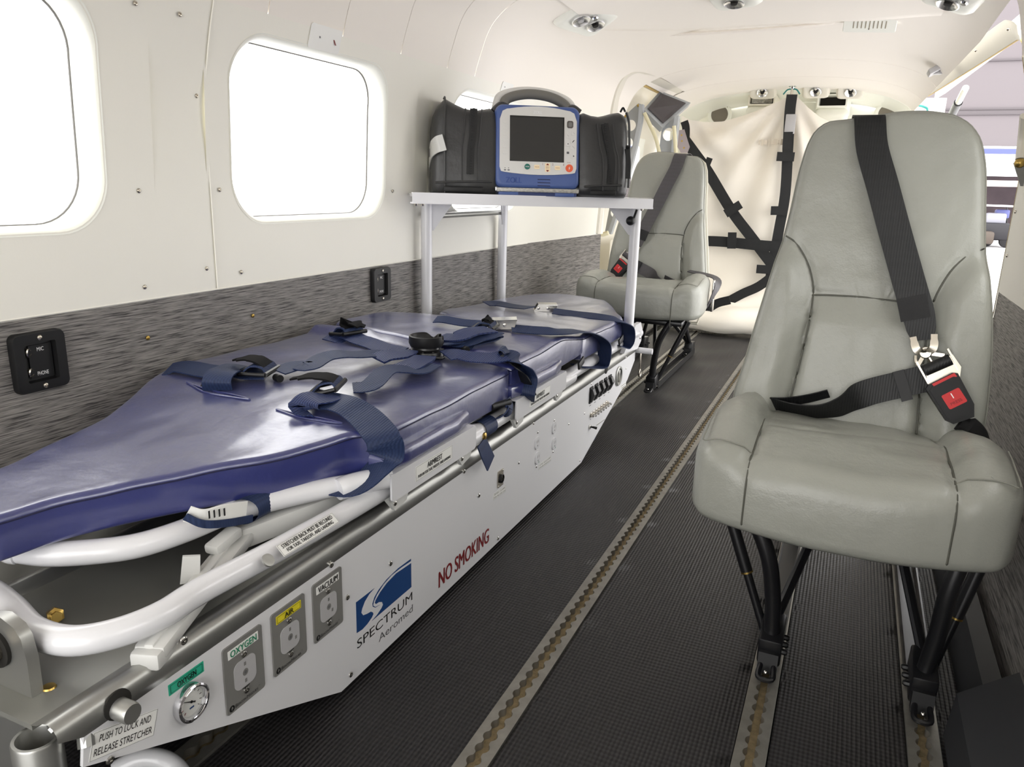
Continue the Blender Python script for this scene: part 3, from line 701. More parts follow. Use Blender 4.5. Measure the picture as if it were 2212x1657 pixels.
# larger sleeve over the tube near the second armrest
MB().cyl((XR, 1.175, ZR-.002), (XR, 1.225, ZR-.002), .0205, 20).build('tube_sleeve', WHITE, ST)
mb = MB(); mb.lathe([(.008, 0), (.0075, .003), (.004, .0045), (0, .0045)], (XR+.0195, 1.222, ZR-.003), X, 18); mb.build('sleeve_bolt', BRASS, ST)
MB().cyl((XR, 1.64, ZR-.004), (XR, 1.76, ZR-.008), .021, 20, .017).build('tube_sleeve', WHITE, ST)
# armrest flaps
def armrest(y0, y1, tag_y0, tag_y1):
    x = -.205; z0, z1 = .2835, .3275; n = 8
    pl = [(y, z) for y, z in rrect(y1-y0, z1-z0, .007, 4, (y0+y1)/2, (z0+z1)/2)]
    mb = MB(); mb.prism([(x-.003, y, z) for y, z in pl], (.003, 0, 0)); mb.box((x-.022, (y0+y1)/2, z1-.0015), (.042, y1-y0-.004, .003)); A = mb.build('armrest', WHITE, ST)
    c = Vector((x, (tag_y0+tag_y1)/2, (z0+z1)/2)); w = tag_y1-tag_y0
    L = plate(c, Y, Z, w, .0245, .0005, .0003).build('notice_label', STICKER, A); frame_mb(c+X*.0003, Y, Z, w-.002, .0228, .0004).build('border', GREYI, L)
    ntext('ARMREST', c+X*.0004+Z*.0042, Y, Z, .0092, INKK, L, width=w*.40, bold=.010)
    ntext('PUSH IN FOR TAXI, TAKEOFF, AND LANDING', c+X*.0004-Z*.0062, Y, Z, .0056, INKK, L, width=w*.88, bold=.01)
    # hinge bracket below
    for yy in (y0+.03, y1-.03):
        mb = MB(); mb.prism([(x-.014, yy-.03, .285), (x-.014, yy+.03, .285), (x-.014, yy+.022, .268), (x-.014, yy-.01, .262)], (.007, 0, 0)); mb.build('hinge_lug', WPLAST, A)
        screw((x-.007, yy-.012, .275), (1, 0, 0), .0042, STEEL, A)
    # vinyl pad on top of the flap
    P, sm = pillow([(-.252, y0-.004), (-.206, y0-.004), (-.206, y1-.01), (-.252, y1-.01)], lambda a, b: z1+.029+.002*mnoise.noise((a*40, b*25, 1)), lambda a, b: z1, .009, n=90, chaikin=1)
    P.build('armrest_pad', NAVY, A, sharp=60)
armrest(.888, 1.166, .955, 1.075); armrest(1.347, 1.640, 1.415, 1.535)
# warning label wrapped on the tube, and the button hole beside it
a, b = PX(618, 1181, XR+.012), PX(716, 1126, XR+.012); c = (a+b)/2
uu = Vector((0, 1, 0)); vv = Vector((-.72, 0, .70)); nn = uu.cross(vv)
cc = Vector((XR, c.y, ZR))+nn*(TR+.0004)*1.0
L = plate(cc, uu, vv, .112, .017, .001, .0004).build('notice_label', STICKER, ST); frame_mb(cc+nn*.0004, uu, vv, .110, .0155, .0004).build('border', GREYI, L)
ntext('STRETCHER BACK MUST BE RECLINED', cc+nn*.0005+vv*.0036, uu, vv, .0056, INKK, L, width=.100, bold=.006)
ntext('FOR TAXI, TAKEOFF, AND LANDING', cc+nn*.0005-vv*.0036, uu, vv, .0056, INKK, L, width=.092, bold=.006)
q = PX(578, 1190, XR+.011); mb = MB(); mb.lathe([(.0085, -.002), (.0082, .0006), (.004, .001), (0, .0004)], Vector((XR, q.y, ZR))+Vector((.75, 0, .66))*TR, Vector((.75, 0, .66)), 20); mb.build('lock_button', SILVER, ST)
# backrest tube under the head cushion
bk = [(XR+.008, .93, .312), PZ(800, 1040, .314), PZ(720, 1052, .316), PZ(600, 1078, .318), PZ(500, 1106, .318), PZ(400, 1146, .318), PZ(300, 1178, .318), PZ(200, 1192, .318), PZ(100, 1196, .318), PZ(20, 1186, .318)]
MB().tube(crv([Vector(p) for p in bk]+[mir(p) for p in bk[::-1]], 6), .0150, 18).build('backrest_tube', WHITE, ST)
MB().tube(crv([PZ(840, 1030, .318), PZ(770, 1045, .318), PZ(730, 1058, .316)], 6), [.017]*11+[.0165, .0158], 16).build('backrest_sleeve', WHITE, ST)
# cross tubes
for y in (.95, 1.30, 1.75, 2.2): MB().cyl((XR, y, ZR-.005), (XF, y, ZR-.005), .012, 14).build('cross_tube', WHITE, ST)
MB().box((-.48, 1.7, .309), (.42, 1.42, .012)).build('deck_sheet', GREYPL, ST)
# white moulded support strut
def bar(pts, w, t, up, name, material, bev=.004):
    a, b = Vector(pts[0]), Vector(pts[1]); d = (b-a).normalized(); s = d.cross(Vector(up)).normalized(); n = s.cross(d)
    M = Matrix((d, s, n)).transposed().to_4x4(); mb = MB(); mb.box((0, 0, 0), ((b-a).length, w, t), bev=bev); mb.v = [M @ v+(a+b)/2 for v in mb.v]; return mb
A0, A1, A2 = PZ(905, 1012, .285), PZ(512, 1160, .279), PZ(322, 1412, .262)
bar((A0, A1), .030, .030, Z, '', WPLAST).build('support_beam', WPLAST, ST)
mb = bar((A1+Vector((0, .012, 0)), A2), .034, .016, Z, '', WPLAST); e = bar((A1, A2), .012, .022, Z, '', WPLAST); mb.add(e.v, e.f); SU = mb.build('support_strut', WPLAST, ST)
bar((PZ(510, 1145, .296), PZ(455, 1190, .290)), .022, .014, Z, '', WPLAST).build('strut_clip', WPLAST, SU)
t0 = PZ(408, 1235, .285); mb = MB(); mb.prism([t0+Vector((-.012, -.004, -.016)), t0+Vector((.004, .012, -.016)), t0+Vector((.006, .014, .018)), t0+Vector((-.008, .000, .02))], (.003, -.003, 0)); mb.build('strut_tab', WPLAST, SU)
f0 = PZ(335, 1405, .258); MB().box(f0, (.032, .045, .020), Matrix.Rotation(.35, 4, 'Z'), bev=.004).build('strut_foot', WPLAST, SU); screw(f0+Vector((.02, .02, .006)), (1, 0, 0), .005, STEEL, SU)
screw(PZ(617, 1116, .284), (1, 0, 0), .0045, STEEL, ST)
# ================================================================ MATTRESS
def crown(x, x0=-.735, x1=-.222): t = (x-(x0+x1)/2)/((x1-x0)/2); return max(0, 1-t*t)
def ztop(x, y):
    z = .391+.008*sstep(y, .75, 1.0) if y < 1.38 else .403-.030*sstep(y, 1.55, 2.2)
    z += .010*sstep(y, 1.355, 1.375)*(1-sstep(y, 1.62, 1.75))
    z += .012*crown(x)*(1-.6*sstep(y, 1.5, 2.3))*sstep(y, .6, 1.05) + .010*(-.48-x)/.25*(1-sstep(y, 1.5, 2.2))
    z += .0035*mnoise.noise((x*9, y*7, .3))+.0016*mnoise.noise((x*26, y*14, 2.1))
    z += .006*math.exp(-((y-1.62)/.10)**2)*sstep(x, -.45, -.25)-.007*math.exp(-((y-1.80)/.05)**2)
    return z
MT = thing('mattress', 'navy vinyl stretcher mattress in three pads with a tapered head end', 'mattress', (-.48, 1.4, .31))
def cushion(name, outline, zb, r, n, label=None, rings=16):
    P, sm = pillow(outline, ztop, lambda a, b: zb(b), r, n=n, chaikin=2, rings=rings, botr=.006); o = P.build(name, NAVY, MT, label, sharp=60)
    MB().tube(sm, .0011, 5, closed=True).build('seam', NAVYSEAM, o); return o
HEAD = cushion('back_cushion', [(-.43, .440)]+[tuple(PZ(*q, .386)[:2]) for q in ((14, 1117), (113, 1086), (226, 1060), (339, 1035), (497, 1001), (587, 984), (700, 955), (762, 936))]+[(-.224, .90), (-.222, 1.0), (-.222, 1.345), (-.226, 1.356), (-.73, 1.404), (-.735, 1.395), (-.735, 1.04)]+[tuple(PZ(*q, .404)[:2]) for q in ((365, 799), (321, 823), (270, 860), (203, 900), (101, 946), (0, 992))]+[(-.545, .445)], lambda y: .336-.014*sstep(y, .55, .85), .009, 190, rings=20)
HIP = cushion('hip_cushion', [(-.735, 1.402), (-.226, 1.352), (-.219, 1.36), (-.217, 1.60), (-.220, 1.80), (-.226, 1.81), (-.70, 1.82), (-.706, 1.81), (-.712, 1.60)], lambda y: .334, .010, 150)
cushion('foot_cushion', [(-.70, 1.80), (-.225, 1.79), (-.219, 1.80), (-.218, 2.14), (-.226, 2.18), (-.262, 2.25), (-.372, 2.49), (-.39, 2.50), (-.55, 2.535), (-.655, 2.48), (-.704, 2.26)], lambda y: .318, .010, 150)
def top(px, py, off=.0):
    z = .40
    for _ in range(12):
        p = PZ(px, py, z); z = z*.4+.6*(ztop(p.x, p.y)+off)
    return PZ(px, py, z)
# welts along the two strap slots
for q in ([(404, 826), (450, 842), (500, 852), (540, 863), (500, 858), (445, 848), (404, 826)], [(597, 884), (640, 894), (690, 903), (738, 914), (690, 908), (640, 899), (597, 884)]):
    MB().tube(crv([top(*a, .0015) for a in q], 5), .0018, 6).build('slot_welt', NAVY, HEAD)
# ================================================================ HARNESS
HN = thing('restraint_harness', 'navy webbing harness lying on the mattress with a round black centre buckle', 'harness', top(920, 750))
def lay(pts, w, side, name='strap', material=WEBN, parent=HN, off=.008, n=7, t=.0022, bank=.2):
    P = []
    for q in pts:
        if isinstance(q, Vector): P.append(q)
        elif len(q) == 2: P.append(top(q[0], q[1], off))
        else: P.append(top(q[0], q[1], off+q[2]))
    P = crv(P, n); S_ = []
    for i in range(len(P)):
        T = P[min(i+1, len(P)-1)]-P[max(i-1, 0)]; hz = Vector((-T.y, T.x, 0))
        s_ = hz.normalized() if hz.length > .25*T.length else (S_[-1] if S_ else Vector((0, 1, 0)))
        if S_ and s_.dot(S_[-1]) < 0: s_ = -s_
        S_.append(s_)
    A_ = [(p-CAM) for p in P]; A_ = [Vector((a.x, a.y, 0)).normalized() for a in A_]
    S_ = [(s+Z*(bank*s.dot(a)*sstep(abs((P[min(i+1, len(P)-1)]-P[max(i-1, 0)]).normalized().z), .75, .4))).normalized() for i, (s, a) in enumerate(zip(S_, A_))]
    for _ in range(6): S_ = [((S_[max(i-1, 0)]+S_[i]*2+S_[min(i+1, len(S_)-1)])/4).normalized() for i in range(len(S_))]
    side = S_
    m_ = MB().strap(P, w, t, side)
    return m_.build(name, material, parent, sharp=50)
def slab(p, d, up, L, w, t, name, material, parent, bev=.001):
    d = Vector(d).normalized(); s = d.cross(Vector(up)).normalized(); n = s.cross(d); M = Matrix((d, s, n)).transposed().to_4x4()
    mb = MB(); mb.box((0, 0, 0), (L, w, t), bev=bev); mb.v = [M @ v+Vector(p) for v in mb.v]; return mb.build(name, material, parent)
c0 = top(921, 752, .016); Cb = c0.copy()
# centre buckle
mb = MB(); mb.lathe([(.036, -.016), (.038, -.012), (.036, -.004), (.028, .0), (.027, .006)], Cb, Z, 36); BKL = mb.build('centre_buckle', BLACKM, HN)
for k in range(10):
    a = 2*math.pi*k/10; mb = MB(); mb.lathe([(.0026, 0), (.0022, .0015), (0, .002)], Cb+Vector((.033*math.cos(a), .033*math.sin(a), -.003)), Z, 8); mb.build('rivet', BLACKP, BKL)
P = []
for k in range(41):
    a = math.radians(60+340*k/40); r = .0335
    hh = .021-.010*(math.exp(-((math.degrees(a) % 360-95)/16)**2)+math.exp(-((math.degrees(a) % 360-20)/16)**2)); P.append([Cb+Vector((rr*math.cos(a), rr*math.sin(a), z)) for rr, z in ((r-.001, .005), (r+.002, .012), (r+.0015, .005+hh), (r-.0015, .006+hh), (r-.004, .004+hh), (r-.006, .010))])
MB().grid(P).build('buckle_ring', BLACKP, BKL, sharp=45)
mb = MB(); mb.lathe([(.030, .006), (.028, .008), (.008, .007), (0, .007)], Cb, Z, 30); mb.build('buckle_plate', BLACKM, BKL)
MB().box(Cb+Vector((.0, .0, .011)), (.020, .008, .006), Matrix.Rotation(.5, 4, 'Z'), bev=.002).build('release_pawl', BRASS, BKL)
# tongues
for q, ang in (((862, 762), 0), ((880, 790), 0), ((965, 765), 0), ((950, 728), 0)):
    e = top(*q, .006); d = (Cb-e); d.z = 0; slab(e.lerp(Cb, .35)-Z*.004, d, Z, .036, .026, .003, 'tongue', BLACKM, HN)
cr = top(952, 768, .008)
MB().tube([cr+Vector((.022*math.cos(t), .024*math.sin(t), 0)) for t in np.linspace(2.2, 5.6, 14)], [.0015]+[.004]*12+[.0015], 8).build('hook_plate', BLACKM, HN)
# shoulder strap, wall side
lay([(362, 798, -.004), (395, 792), (440, 800), (480, 806), (495, 812, .006)], .052, (.15, 1, 0), 'belt')
lay([top(470, 843, .002), top(468, 822, .020), top(480, 803, .026), top(505, 797, .016), top(530, 806, .010), top(572, 806, .010)], .046, (.35, 1, 0), 'strap_loop')
lay([(600, 802, .006), (640, 790, .008), (668, 790, .012), (700, 772, .016), (732, 765, .020), (770, 766, .014), (812, 764, .008), (850, 768, .006)], .037, (.30, 1, 0), 'shoulder_strap')
lay([(814, 776, .006), (836, 768, .010), (868, 764, .010), (880, 757, .008)], .044, (.45, 1, 0), 'stitched_end', WEBN2, t=.004)
def adjuster(q, d, lever, parent=HN):
    p = top(*q, .014); d = Vector(d).normalized()
    s = d.cross(Z).normalized()*1.3; d = d*1.35; g = thing_part('cam_adjuster', parent, p)
    MB().tube([p+d*.017-s*.024, p+d*.017+s*.024], .0045, 8).tube([p-d*.017-s*.024, p-d*.017+s*.024], .0042, 8).tube([p-d*.017-s*.024, p+d*.017-s*.024], .0036, 8).tube([p-d*.017+s*.024, p+d*.017+s*.024], .0036, 8).build('adjuster_frame', BLACKM, g)
    MB().strap(crv([p-d*.014+Z*.002, p-d*.004+Z*.012, p+d*.010+Z*.011, p+d*.016+Z*.002], 5), .050, .003, s).build('webbing_roll', WEBN, g)
    l = Vector(lever); MB().strap(crv([p+d*.012+Z*.010, p+Z*.019, p+l*.45+Z*.020, p+l+Z*.014], 5), [.042]*8+[.036]*5+[.014, .012, .012], .003, s).build('release_tab', TABK, g)
def thing_part(name, parent, p):
    o = bpy.data.objects.new(name, None); COL.objects.link(o); o.parent = parent
    off = Vector(); q = parent
    while q is not None: off += q.location; q = q.parent
    o.location = Vector(p)-off; return o
adjuster((560, 800), (.85, .30, 0), (-.050, -.005, .0))
p = top(596, 815, .006); MB().cyl(p, p+Vector((.018, -.010, .002)), .0065, 12).build('strap_end', BLACKP, HN)
mb = MB(); c = top(462, 842, -.006); mb.lathe([(.022, -.0015), (.022, .0015)], c, Vector((.6, -.75, .25)), 28); mb.build('slot_disc', BLACKP, HN)
# shoulder strap, aisle side
lay([top(690, 880, .003), top(700, 866, .010), top(740, 872, .016), top(775, 890, .012), top(806, 918, .006), PX(828, 950, -.2165), PX(832, 985, -.2165), PX(815, 1012, -.222), Vector((-.245, .85, .318)), Vector((-.30, .84, .318))], .056,
    [(.25, 1, 0), (.2, 1, 0), (.1, 1, 0), (.05, 1, 0), (0, 1, 0), (0, 1, .05), (0, 1, .05), (0, 1, 0), (0, 1, 0), (0, 1, 0)], 'belt')
lay([top(668, 892, .002), top(655, 880, .012), top(668, 862, .020), top(700, 858, .018), top(724, 850, .012)], .046, (.25, 1, 0), 'strap_loop', WEBN2)
lay([(762, 838, .004), (800, 832, .010), (835, 800, .016), (870, 797, .014), (905, 800, .008), (935, 786, .008)], .037, (.30, 1, 0), 'shoulder_strap')
lay([(868, 797, .008), (890, 788, .010), (912, 776, .010), (918, 770, .008)], .044, (.45, 1, 0), 'stitched_end', WEBN2, t=.004)
adjuster((706, 838), (.85, .35, .25), (-.062, -.012, -.004))
p = top(770, 833, .006); MB().cyl(p, p+Vector((.02, -.004, .0)), .0068, 12).build('strap_end', BLACKP, HN)
# hip straps
lay([top(716, 738, .002), top(745, 722, .010), top(775, 733, .010), top(800, 741, .008), top(830, 752, .008), top(868, 760, .008)], .048, (.25, 1, 0), 'hip_strap', WEBN2)
adjuster((752, 718), (.85, -.25, .1), (.034, .015, 0))
lay([(962, 768, .006), (985, 765, .009), (1020, 771, .008), (1062, 773, .010), (1092, 768, .014)], .048, (.25, 1, 0), 'hip_strap', WEBN2)
pa = top(1086, 768, .016); d = Vector((.8, .45, .25)).normalized(); s = Vector((-.35, .9, 0)).normalized()
g = thing_part('cam_adjuster', HN, pa)
MB().tube([pa-s*.024, pa+s*.026], .0055, 10).tube([pa-s*.024+X*.014-Z*.006, pa-s*.024-X*.006], .0042, 8).tube([pa+s*.026+X*.014-Z*.006, pa+s*.026-X*.006], .0042, 8).build('adjuster_frame', BLACKM, g)
MB().strap(crv([pa-X*.012+Z*.0, pa-X*.002+Z*.013, pa+X*.012+Z*.006], 5), .038, .003, s).build('webbing_roll', WEBN, g)
lay([top(1076, 772, .012), top(1100, 768, .012), PX(1122, 782, -.214), PX(1135, 815, -.209), PX(1128, 850, -.209), Vector((-.225, 1.42, .305))], .054, (0, 1, 0), 'hip_belt', WEBN)
lay([top(1096, 770, .018), top(1106, 778, .014), PX(1125, 802, -.205), PX(1142, 838, -.203), PX(1148, 852, -.204)], .022, (0, 1, 0), 'hip_strap_tail', WEBK)
MB().cyl(PX(1060, 880, -.225), PX(1100, 868, -.212), .007, 12).build('belt_pin', BLACKP, HN)
MB().strap(crv([PX(1095, 862, -.214), PX(1100, 882, -.209), PX(1090, 895, -.212), PX(1075, 902, -.225)], 5), .030, .003, Y).build('belt_loop', WEBN, HN)
# crotch strap folded in a bundle
lay([top(950, 728, .012), top(985, 728, .022), top(1020, 716, .026), top(1060, 712, .024)], .044, (.3, 1, 0), 'crotch_strap', WEBN2, t=.004)
lay([top(975, 738, .004), top(1000, 740, .010), top(1040, 726, .016), top(1068, 722, .012), top(1055, 730, .006), top(1010, 742, .003), top(998, 752, .003)], .044, (.3, 1, 0), 'folded_tail', WEBN)
lay([top(950, 742, .003), top(975, 735, .013), top(1010, 733, .010), top(1050, 725, .018), top(1070, 716, .022)], .044, (.3, 1, 0), 'folded_tail', WEBN)
p = top(1002, 752, .006); MB().cyl(p, p+Vector((.014, -.012, 0)), .0065, 12).build('strap_end', BLACKP, HN)
adjuster((1048, 706), (.9, .2, 0), (.012, .0, 0))
# lap of belts wrapped on the main tube and the loose tails
def wrap(y, w, name, label=None, parent=HN, z=ZR):
    MB().grid([[(XR+(TR+.003)*math.cos(t), y+w*(k/3-.5), z+(TR+.003)*math.sin(t)) for t in np.linspace(-2.2, 2.6, 18)] for k in range(4)]).build(name, WEBN, parent, label, sharp=70)
wrap(1.262, .050, 'tube_wrap')
q0, q1 = PX(1048, 952, -.213), PX(1060, 1000, -.212)
MB().strap([PX(1040, 955, -.214), PX(1046, 970, -.210), PX(1060, 1001, -.209)], .036, .0026, (0, 1, .12)).build('loose_tail', WEBN, HN)
bt = PZ(552, 1092, .318)
P = []
for k in range(5):
    r = []
    for t in np.linspace(-2.6, 2.4, 20): r.append(bt+Vector((.018*math.cos(t), .010*math.cos(t)+.048*(k/4-.5), .018*math.sin(t))))
    P.append(r)
MB().grid(P).build('tube_wrap', WEBN, HN, sharp=70)
tg = PZ(445, 1098, .312); mb = MB(); mb.strap(crv([PX(532, 1100, -.308), PX(484, 1108, -.306), PX(440, 1118, -.312), PX(404, 1110, -.322)], 6), .022, .002, (0, .25, -1)); WT = mb.build('washing_tag', STICKER, MT, label='white care tag with black printed lines')
for k in range(4): MB().box(PX(452+11*k, 1112-2*k, -.3035), (.0006, .0022, .010)).build('printed_line', INKK, WT)
MB().strap(crv([PX(545, 1120, -.306), PX(490, 1130, -.303), PX(440, 1132, -.308), PX(400, 1116, -.320)], 6), .010, .002, (0, .25, -1)).build('tag_strap', WEBN, HN)
# ---- two leg straps with sheet-metal buckles
def leg_strap(label, path_a, path_b, bq, bdir, edge, loop):
    g = thing('leg_strap', label, 'strap', top(*bq), group='leg straps on the mattress')
    lay(path_a, .042, (.15, 1, 0), 'webbing', WEBN, g); sd = edge[0]
    lay(path_b, .046, edge[1], 'webbing', WEBN, g)
    p = top(*bq, .013); d = Vector(bdir).normalized(); s = Z.cross(d).normalized()
    B = thing_part('cam_buckle', g, p); Lb, w, h = .070, .044, .019
    def pt(a, b, c): return p+d*a+s*b+Z*c
    mb = MB()
    for sg in (-1, 1): mb.prism([pt(-Lb/2, sg*w/2, -h/2), pt(Lb/2-.006, sg*w/2, -h/2), pt(Lb/2, sg*w/2, h/2), pt(-Lb/2+.012, sg*w/2, h/2)], s*(-sg*.0016))
    mb.prism([pt(-Lb/2+.012, -w/2, h/2), pt(Lb/2, -w/2, h/2), pt(Lb/2, w/2, h/2), pt(-Lb/2+.012, w/2, h/2)], Z*.0014)
    mb.prism([pt(-Lb/2, -w/2, -h/2), pt(Lb/2-.006, -w/2, -h/2), pt(Lb/2-.006, w/2, -h/2), pt(-Lb/2, w/2, -h/2)], Z*-.0014)
    mb.build('buckle_case', STEEL, B)
    for a in (-.022, .006):
        mb = MB(); mb.lathe([(.0045, 0), (.004, .0018), (0, .003)], pt(a, -w/2, -.001), -s, 14); mb.build('rivet', STEEL, B)
    MB().box((0, 0, 0), (.004, .036, .011)).build('webbing_inside', WEBN, B, local=True).location = d*.018
    if loop: MB().grid([[(-.700+.030*math.cos(t), loop+.040*(k/3-.5)+.006*math.cos(t), .392+.022*math.sin(t)) for t in np.linspace(-.4, 3.6, 16)] for k in range(4)]).build('webbing_loop', WEBN, g, sharp=70)
    # black keeper on the aisle side
    e = edge[0]; MB().box(e, (.006, .040, .020), Matrix.Rotation(.3, 4, 'X'), bev=.003).build('keeper', BLACKP, g)
leg_strap('nearer navy leg strap with a silver cam buckle across the thighs', [(940, 690, .004), (960, 690, .006), (1000, 697, .004), (1040, 700, .006), (1062, 700, .010)],
          [top(1105, 709, .008), top(1150, 713, .006), top(1210, 716, .012), top(1262, 716, .014), PX(1298, 735, -.209), PX(1306, 760, -.205), PX(1296, 790, -.212), Vector((-.232, 1.80, .302))],
          (1084, 698), (.83, .40, .05), (Vector((-.209, 1.755, .322)), (.1, 1, 0)), 1.66)
leg_strap('farther navy leg strap with a silver cam buckle near the foot end', [(1050, 656, .003), (1075, 656, .004), (1110, 662, .004), (1145, 665, .008)],
          [top(1195, 672, .008), top(1240, 678, .005), top(1300, 685, .006), PX(1345, 695, -.211), PX(1356, 720, -.208), PX(1350, 748, -.214), Vector((-.232, 2.13, .300))],
          (1178, 663), (.83, .40, .0), (Vector((-.209, 2.11, .318)), (.1, 1, 0)), 0)
# ================================================================ INSTRUMENT TABLE
TB = thing('instrument_table', 'white three-legged instrument table standing over the foot of the stretcher', 'table', (-.55, 2.1, .30))
e0, e1 = PY(891, 424, 1.76), PY(1411, 440, 2.26); zt = .716
d = (e1-e0); d.z = 0; L_ = d.length; d.normalize(); nb = Vector((-d.y, d.x, 0))
def tp(a, b, z): p = e0+d*a+nb*b; p.z = z; return p
za, zb = PY(890, 425, 1.76), PY(1411, 440, 2.26)
# front rail: C-channel, open end visible on the left
mb = MB()
tl = lambda a: .7215+(-.0035)*a/L_
def rail(sec):
    P = []
    for a in (0, L_): P.append([tp(a, b, tl(a)+z) for b, z in sec])
    m_ = MB(); m_.grid(P, True); n = len(sec); m_.add(P[0], [tuple(range(n))]); m_.add(P[1], [tuple(range(n))[::-1]]); return m_
rail([(0, 0), (.012, 0), (.012, -.003), (.003, -.003), (.003, -.025), (.030, -.025), (.030, -.029), (-.002, -.029), (-.002, -.0245), (0, -.0245)]).build('front_rail', WHITE, TB, smooth=False)
poly = [tp(.004, .004, 0), tp(L_-.004, .004, 0), Vector((-.245, 2.50, 0)), Vector((-.758, 2.50, 0)), Vector((-.758, 1.84, 0))]
mb = MB(); mb.prism([Vector((p.x, p.y, .7095)) for p in poly], Z*.008); mb.build('table_top', WHITE, TB, smooth=False)
legs = [(PX(922, 440, -.737), PX(921, 690, -.737)), (PX(1088, 460, -.737), PX(1081, 655, -.737)), (PX(1376, 454, -.235), PX(1357, 695, -.235))]
for a, b in legs:
    x, y = (a.x+b.x)/2, (a.y+b.y)/2; MB().cyl((x, y, .285), (x, y, .704), .0158, 24).build('leg', WHITE, TB)
(l1, l2, l3) = [((a.x+b.x)/2, (a.y+b.y)/2) for a, b in legs]
def gusset(l, dv, w=.075, h=.085):
    dv = Vector((dv[0], dv[1], 0)).normalized(); o = Vector((l[0], l[1], .700)); s = Vector((-dv.y, dv.x, 0))*.004
    mb = MB(); mb.prism([o+dv*.008-s/2, o+dv*w-s/2, o+dv*w-Z*.010-s/2, o+dv*.020-Z*h-s/2, o+dv*.008-Z*h-s/2], s); G = mb.build('gusset', WHITE, TB, smooth=False)
    for k in (.03, w-.012):
        m2 = MB(); m2.lathe([(.0042, 0), (.0040, -.003), (.002, -.0045), (0, -.0045)], o+dv*k+s*2.2-Z*.0002, Z, 10); m2.build('gusset_bolt', BRASS, G)
    return o
gusset(l1, d); gusset(l2, (.35, -1)); gusset(l3, (-1, -.55), .085, .09)
for a, b in ((.012, .012), (.03, .012), (L_-.03, .012)):
    p = tp(a, b, tl(a)-.029); mb = MB(); mb.lathe([(.005, 0), (.0045, -.003), (.003, -.006), (0, -.006)], p, Z, 12); mb.build('rail_bolt', NICKEL, TB)
MB().cyl((l1[0], l1[1], .655), (l2[0], l2[1], .655), .0085, 14).build('cross_bar', SILVER, TB)
kb = PY(1362, 477, l3[1]-.035); mb = MB(); mb.lathe([(.0135*math.sin(t), -.0135*math.cos(t)) for t in np.linspace(.01, 3.13, 14)], kb, Z, 22); mb.build('ball_knob', BLACKP, TB)
MB().cyl(kb+Vector((.006, .012, .006)), kb+Vector((.012, .02, .032)), .004, 10).build('knob_lever', BLACKM, TB)

# ================================================================ PATIENT MONITOR
TH = math.radians(33)
m0 = PY(1153, 417, 2.06); m0.z = .7178
MN = thing('patient_monitor', 'blue and grey defibrillator monitor with black side pouches on the white table', 'monitor', m0, (0, 0, TH))
TI = math.radians(9)
def fp(x, z, y=0.): return Vector((x, -.062+y*math.cos(TI)+z*math.sin(TI)*.9, z*math.cos(TI)))   # tilted front face
def mpl(pts, dep, name, material, parent=MN, y=0., smooth=True):
    mb = MB(); mb.prism([fp(a, b, y) for a, b in pts], (0, -dep*math.cos(TI), dep*math.sin(TI))); return mb.build(name, material, parent, local=True, sharp=30, smooth=smooth)
# blue body lofted from rounded front to back
R = []
for y, ins in ((-.001, .012), (.000, .006), (.004, .002), (.012, 0), (.09, 0), (.12, .004), (.128, .015)):
    w, h = .238-2*ins, .222-2*ins; pts = rrect(w, h, .020, 6, 0, .020+.111)
    R.append([fp(a, b+(.010*(1-(a/.119)**2) if b > .13 else 0), y) for a, b in pts])
mb = MB(); mb.grid(R, True); mb.add(R[0], [tuple(range(len(R[0])))]); mb.add(R[-1], [tuple(range(len(R[0])))])
BODY = mb.build('body', BLUEP, MN, local=True, sharp=50)
bez = []
for i in range(13): t = -1+2*i/12; bez.append((.1085*t*1., .0655-.008*(1-t*t)))
bez = bez[:0]+[(-.108, .078), (-.104, .066)]+[(.096*t, .064-.006*(1-t*t)) for t in np.linspace(-1, 1, 9)]+[(.104, .066), (.108, .078), (.1075, .205), (.100, .226), (.088, .232)]+[(.08*t, .233+.008*(1-t*t)) for t in np.linspace(1, -1, 9)]+[(-.088, .232), (-.100, .226), (-.1075, .205)]
BZ = mpl(bez, .0045, 'bezel', LGREYP)
FZ = -.0046
SCN = mpl([(-.080, .094), (.072, .094), (.072, .2155), (-.080, .2155)], .0006, 'screen', SCREEN, BZ, FZ)
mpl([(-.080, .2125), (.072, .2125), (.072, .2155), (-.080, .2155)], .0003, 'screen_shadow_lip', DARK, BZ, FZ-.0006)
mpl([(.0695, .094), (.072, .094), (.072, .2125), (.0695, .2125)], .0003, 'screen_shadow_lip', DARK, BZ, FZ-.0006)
def mtext(s, x, z, h, material, parent=MN, y=FZ, width=None, **k):
    return ntext(s, fp(x, z, y), X, Vector((0, math.sin(TI)*.9, math.cos(TI))), h, material, parent, width=width, local=True, depth=.0005, **k)
mtext('ZOLL', -.003, .226, .0075, INKW, BZ, width=.024, bold=.02)
def disc(x, z, r, t, name, material, n=24, y=FZ): return mpl([(x+r*math.cos(a), z+r*math.sin(a)) for a in np.linspace(0, 2*math.pi, n+1)[:-1]], t, name, material, BZ, y)
def rbut(x, z, w, h, name, material, t=.0015, r=.002, y=FZ): return mpl([(a, b) for a, b in rrect(w, h, r, 4, x, z)], t, name, material, BZ, y)
disc(-.031, .080, .0078, .002, 'pacer_button', GREENB); mtext('PACER', -.031, .080, .0028, INKW, BZ, FZ-.002, width=.0105, bold=.01)
rbut(-.004, .080, .015, .011, 'analyze_button', CREAMB); mtext('ANALYZE', -.004, .080, .0024, INKR, BZ, FZ-.0015, width=.012)
rbut(.026, .079, .014, .023, 'energy_button', CREAMB)
for z, s in ((.0875, 1), (.0705, -1)): mpl([(.0215, z-.002*s), (.0305, z-.002*s), (.026, z+.003*s)], .0004, 'arrow', INKR, BZ, FZ-.0015)
